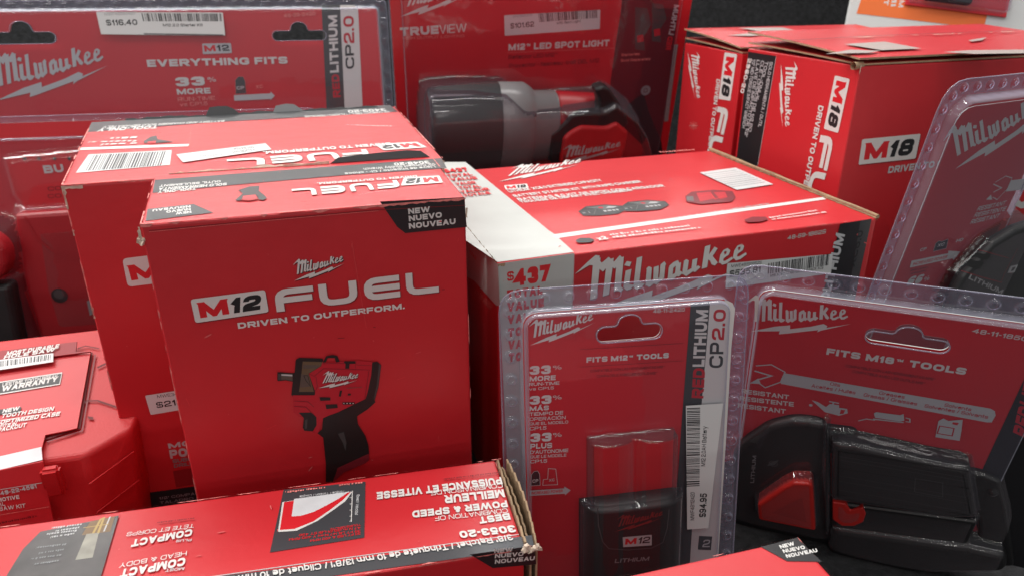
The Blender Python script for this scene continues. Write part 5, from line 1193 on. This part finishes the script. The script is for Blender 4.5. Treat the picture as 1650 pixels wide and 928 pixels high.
# =================================================================== CASE AT THE LEFT, SIGN, SMALL PACK
ex, ey = axes(16.5)
c0 = at_y(69, 741, .425)                      # on the fold between the sloping lid and the front
def kp(a, b, c): return c0+ex*a+ey*b+UZ*c
SLP = math.tan(math.radians(20.0)); DF = .035
ks = thing('tool_case', 'red plastic hole saw case wrapped in a printed card sleeve at the lower left', 'case', (c0.x-.08, c0.y+.09, 0), 16.5)
xr = (at_y(136, 733, .425)-c0).x*1.02; L = .26
def lid(b): return b*SLP
pts = []
zb = -c0.z
xr = .026; DB_ = .118
for a, b in ((-L, 0), (xr, 0), (xr+.029, .016), (xr+.033, .030), (xr+.033, DB_), (-L, DB_)): pts.append(kp(a, b, lid(b)-.001))
for a, b in ((-L, -.010), (xr, -.010), (xr+.026, .009), (xr+.029, .024), (xr+.029, DB_), (-L, DB_)): pts.append(kp(a, b, -.050))
for a, b in ((-L, -.006), (xr, -.006), (xr+.020, .012), (xr+.024, .028), (xr+.024, DB_), (-L, DB_)): pts.append(kp(a, b, zb))
bm = bmesh.new(); vs = [bm.verts.new(q) for q in pts]
bmesh.ops.convex_hull(bm, input=vs); bmesh.ops.dissolve_limit(bm, angle_limit=.02, verts=bm.verts, edges=bm.edges)
bmesh.ops.bevel(bm, geom=list(bm.edges), offset=.0030, segments=3, profile=.5, affect='EDGES', clamp_overlap=True)
for f in bm.faces: f.smooth = f.calc_area() < 2.5e-4
body = bm_obj('case_body', bm, RPLA, ks)
bm = bmesh.new()           # raised rib round the lid and the parting seam
for (p0, p1, wd) in ((kp(xr+.0008, -.0092, -.044), kp(xr+.0268, .0098, -.036), .0006), (kp(xr+.0004, -.0088, -.020), kp(xr+.0275, .0115, -.012), .0008)):
    t = (p1-p0).normalized(); sl = slab(bm, p0, p1-p0, UZ*wd, t.cross(UZ).normalized()*.0009)
bmesh.ops.recalc_face_normals(bm, faces=bm.faces); bm_obj('parting_seam', bm, RPLA, ks)
LF = Face(c0, ex, ey+UZ*SLP); FF = Face(kp(0, -.006, 0), ex, (kp(0, 0, 0)-kp(0, -.012, -.055)))
k = Ink(LF, .0006)
MSHADE = mat('moulding_shade', (.13, .006, .008), .6)  # darker red puts the shade of recesses into flat lines
k.line([(148, 568), (128, 690), (72, 708)], 1.6, MSHADE); k.line([(154, 572), (133, 694), (76, 712)], 1.0, PDR)
k.line([(136, 650), (140, 646), (158, 646), (200, 660)], 1.3, MSHADE); k.poly([(141, 671), (151, 672), (150, 677), (143, 675)], MSHADE); k.line([(157, 593), (178, 583)], 1.8, MSHADE); k.line([(126, 562), (138, 558), (160, 562)], 1.0, MSHADE)
k.build('moulded_lines', ks)
# sleeve: a bent board over lid and front
SV = .0028
def sv(px_list, face, h): return [face.px(*q) for q in px_list]
S1 = Face(LF.O+LF.n*SV, LF.u, LF.v); S2 = Face(FF.O+FF.n*(SV+.004), FF.u, FF.v)
def sheet(name, face, px, m, th=.0012):
    P = [tuple(face.px(*q)) for q in px]; n = len(P)
    V = [face.w(a, b, 0) for a, b in P]+[face.w(a, b, -th) for a, b in P]
    F_ = [list(range(n)), list(range(n, 2*n))[::-1]]+[[i, (i+1) % n, n+(i+1) % n, n+i] for i in range(n)]
    return mesh_obj(name, V, F_, m, ks)
sheet('sleeve_top', S1, [(-160, 606), (146, 566), (124, 689), (112, 692), (73, 700), (67, 722), (69, 742), (-160, 790)], RED)
sheet('sleeve_front', S2, [(-160, 790), (69, 743), (74, 780), (88, 850), (-160, 910)], RED)
sheet('sleeve_flap', Face(S1.O+S1.n*.002, S1.u, S1.v), [(-160, 583), (0, 565), (124, 550), (122, 566), (146, 566), (-160, 604)], mat('deep_red_ink', (.28, .008, .014), .45))
k = Ink(S1, .0006)
k.poly([(-100, 752), (0, 735.5), (67, 720), (69, 741), (0, 757), (-100, 776)], SILVER)
k.rrect([(-30, 620), (101, 600), (97, 620), (-30, 641)], .6, WHITE); k.poly([(-29, 621.5), (99.5, 602), (96, 618.5), (-29, 639)], BLACK)
k.text('LIFETIME TOOTH BREAK', (4, 623), (93, 609), 5.5, WHITE, wt=.2); k.text('WARRANTY', (2, 631.5), (92, 615), 8, WHITE, wt=.27, slant=.15)
k.poly([(-30, 664), (35, 656), (33, 664), (-30, 672)], BLACK)
k.text('NEW', (4, 666), (31, 661), 6, WHITE, wt=.27, slant=.15); k.text('TOOTH DESIGN', (2, 674), (86, 662), 6.5, WHITE, wt=.26, slant=.15); k.text('OPTIMIZED CASE', (0, 684), (96, 670), 6.5, WHITE, wt=.26, slant=.15); k.line([(-20, 681), (84, 665)], .3, WHITE)
k.text('FITS IN', (0, 689.5), (26, 685.5), 5, WHITE, wt=.24, slant=.15); k.text('PACKOUT', (-4, 697), (42, 688), 6.5, WHITE, wt=.24, slant=.15)
k.build('sleeve_print', ks)
def d6(kk):
    kk.bars([(-30, 588), (85, 575), (84, 587), (-30, 600)], BLACK, 34, 14)
kk = Ink(S1, .0032); kk.poly([(-30, 588), (88, 573), (88, 587), (-30, 605)], PAPER); kk.bars([(-28, 590), (85, 575), (84, 584), (-28, 599)], DGREY, 34, 14); kk.build('price_sticker', ks)
k = Ink(S1, .0034); k.text('MOST DURABLE', (12, 577.5), (96, 565), 6.5, WHITE, wt=.26, slant=.15); k.text('HOLE SAW', (10, 585) if False else (8, 583), (90, 570.5), 5.5, WHITE, wt=.26, slant=.15); k.build('flap_print', ks)
k = Ink(S2, .0006)
k.text('HOLE SAW KIT', (-30, 826), (42, 816), 6.5, WHITE, wt=.18); k.text('AUTOMOTIVE', (-30, 812), (32, 802), 6.5, WHITE, wt=.25); k.text('BI-METAL', (-30, 819), (9, 813), 6.5, WHITE, wt=.18)
k.line([(-40, 835), (80, 815)], .3, PINKW); k.text('49-22-4561', (2, 797), (60, 785), 7, LGREY, wt=.24); k.line([(-40, 794), (72, 776)], .5, LGREY); k.scribble((0, 843), (60, 831), 3, DRED, 95)
k.build('sleeve_print', ks)
bm = bmesh.new(); q = S2.px(80, 776); bmesh.ops.create_cube(bm, size=1, matrix=Matrix.Translation(S2.w(q.x+.002, q.y, -.001)) @ Matrix.Rotation(math.radians(16.5), 4, 'Z') @ Matrix.Diagonal((.012, .008, .022, 1)))
bmesh.ops.bevel(bm, geom=list(bm.edges), offset=.002, segments=3, affect='EDGES'); bm_obj('latch', bm, RPLA, ks)

# --- white and orange sign board leaning behind the tall cartons
u, v = frame(-6, 18, 7.0)
c1 = at_y(1363, 40, 1.14); SF = Face(c1, u, v)
sg = thing('display_sign', 'white sign board with orange panel behind the tall red cartons', 'sign', (c1.x+.15, c1.y-.05, 0), -6)
def board(name, face, P, th, m, parent, bev=.0008): 
    return prism(name, face, P, -th, 0, m, parent, bev, 2)
board('board', SF, [(0, -.33), (.42, -.33), (.42, .22), (0, .22)], .006, WPLATE, sg)
k = Ink(SF, .0004)
k.poly([(1388, -2), (1384, 10), (1380, 22.5), (1585, 47), (1592, 18), (1597, -10), (1500, -40), (1400, -40)], ORANGE)
for i, t in enumerate(('TESTED', 'IN', 'MADE')): k.text(('TRY', 'INS', 'NEW')[i] if False else ('TO', 'IN', 'MO')[i], (1423+12*i, 9.5+1.5*i), (1440+12*i, -60+1.5*i) if False else (1427+12*i, -12+1.5*i), (1431+12*i, 9.5+1.5*i), PINKW if False else WHITE, wt=.24)
k.build('orange_panel', sg)
sb = thing('small_pack', 'small red carded pack with clear tray hanging on the orange and white sign', 'blister pack', SF.w(.1, -.33)*1.0, -6)
q0 = SF.px(1456, 8); q1 = SF.px(1622, 15); 
P = [(q0.x, q0.y-.001), (q1.x, q0.y-.001), (q1.x, q0.y+.16), (q0.x, q0.y+.16)]
prism('backing_card', SF, [(a, b) for a, b in P], .002, .004, REDC, sb, .0005)
P2 = [(P[0][0]+.004, P[0][1]+.003), (P[1][0]-.004, P[1][1]+.003), (P[2][0]-.004, P[2][1]-.02), (P[3][0]+.004, P[3][1]-.02)]
prism('clear_tray', SF, P2, .0045, .022, CLEAR, sb, .004, 3)
P3_ = [(P2[0][0]+.02, P2[0][1]+.006), (P2[1][0]-.05, P2[1][1]+.006), (P2[1][0]-.05, P2[1][1]+.05), (P2[0][0]+.02, P2[0][1]+.05)]
prism('packed_tool', SF, P3_, .0045, .016, BPLA, sb, .002)
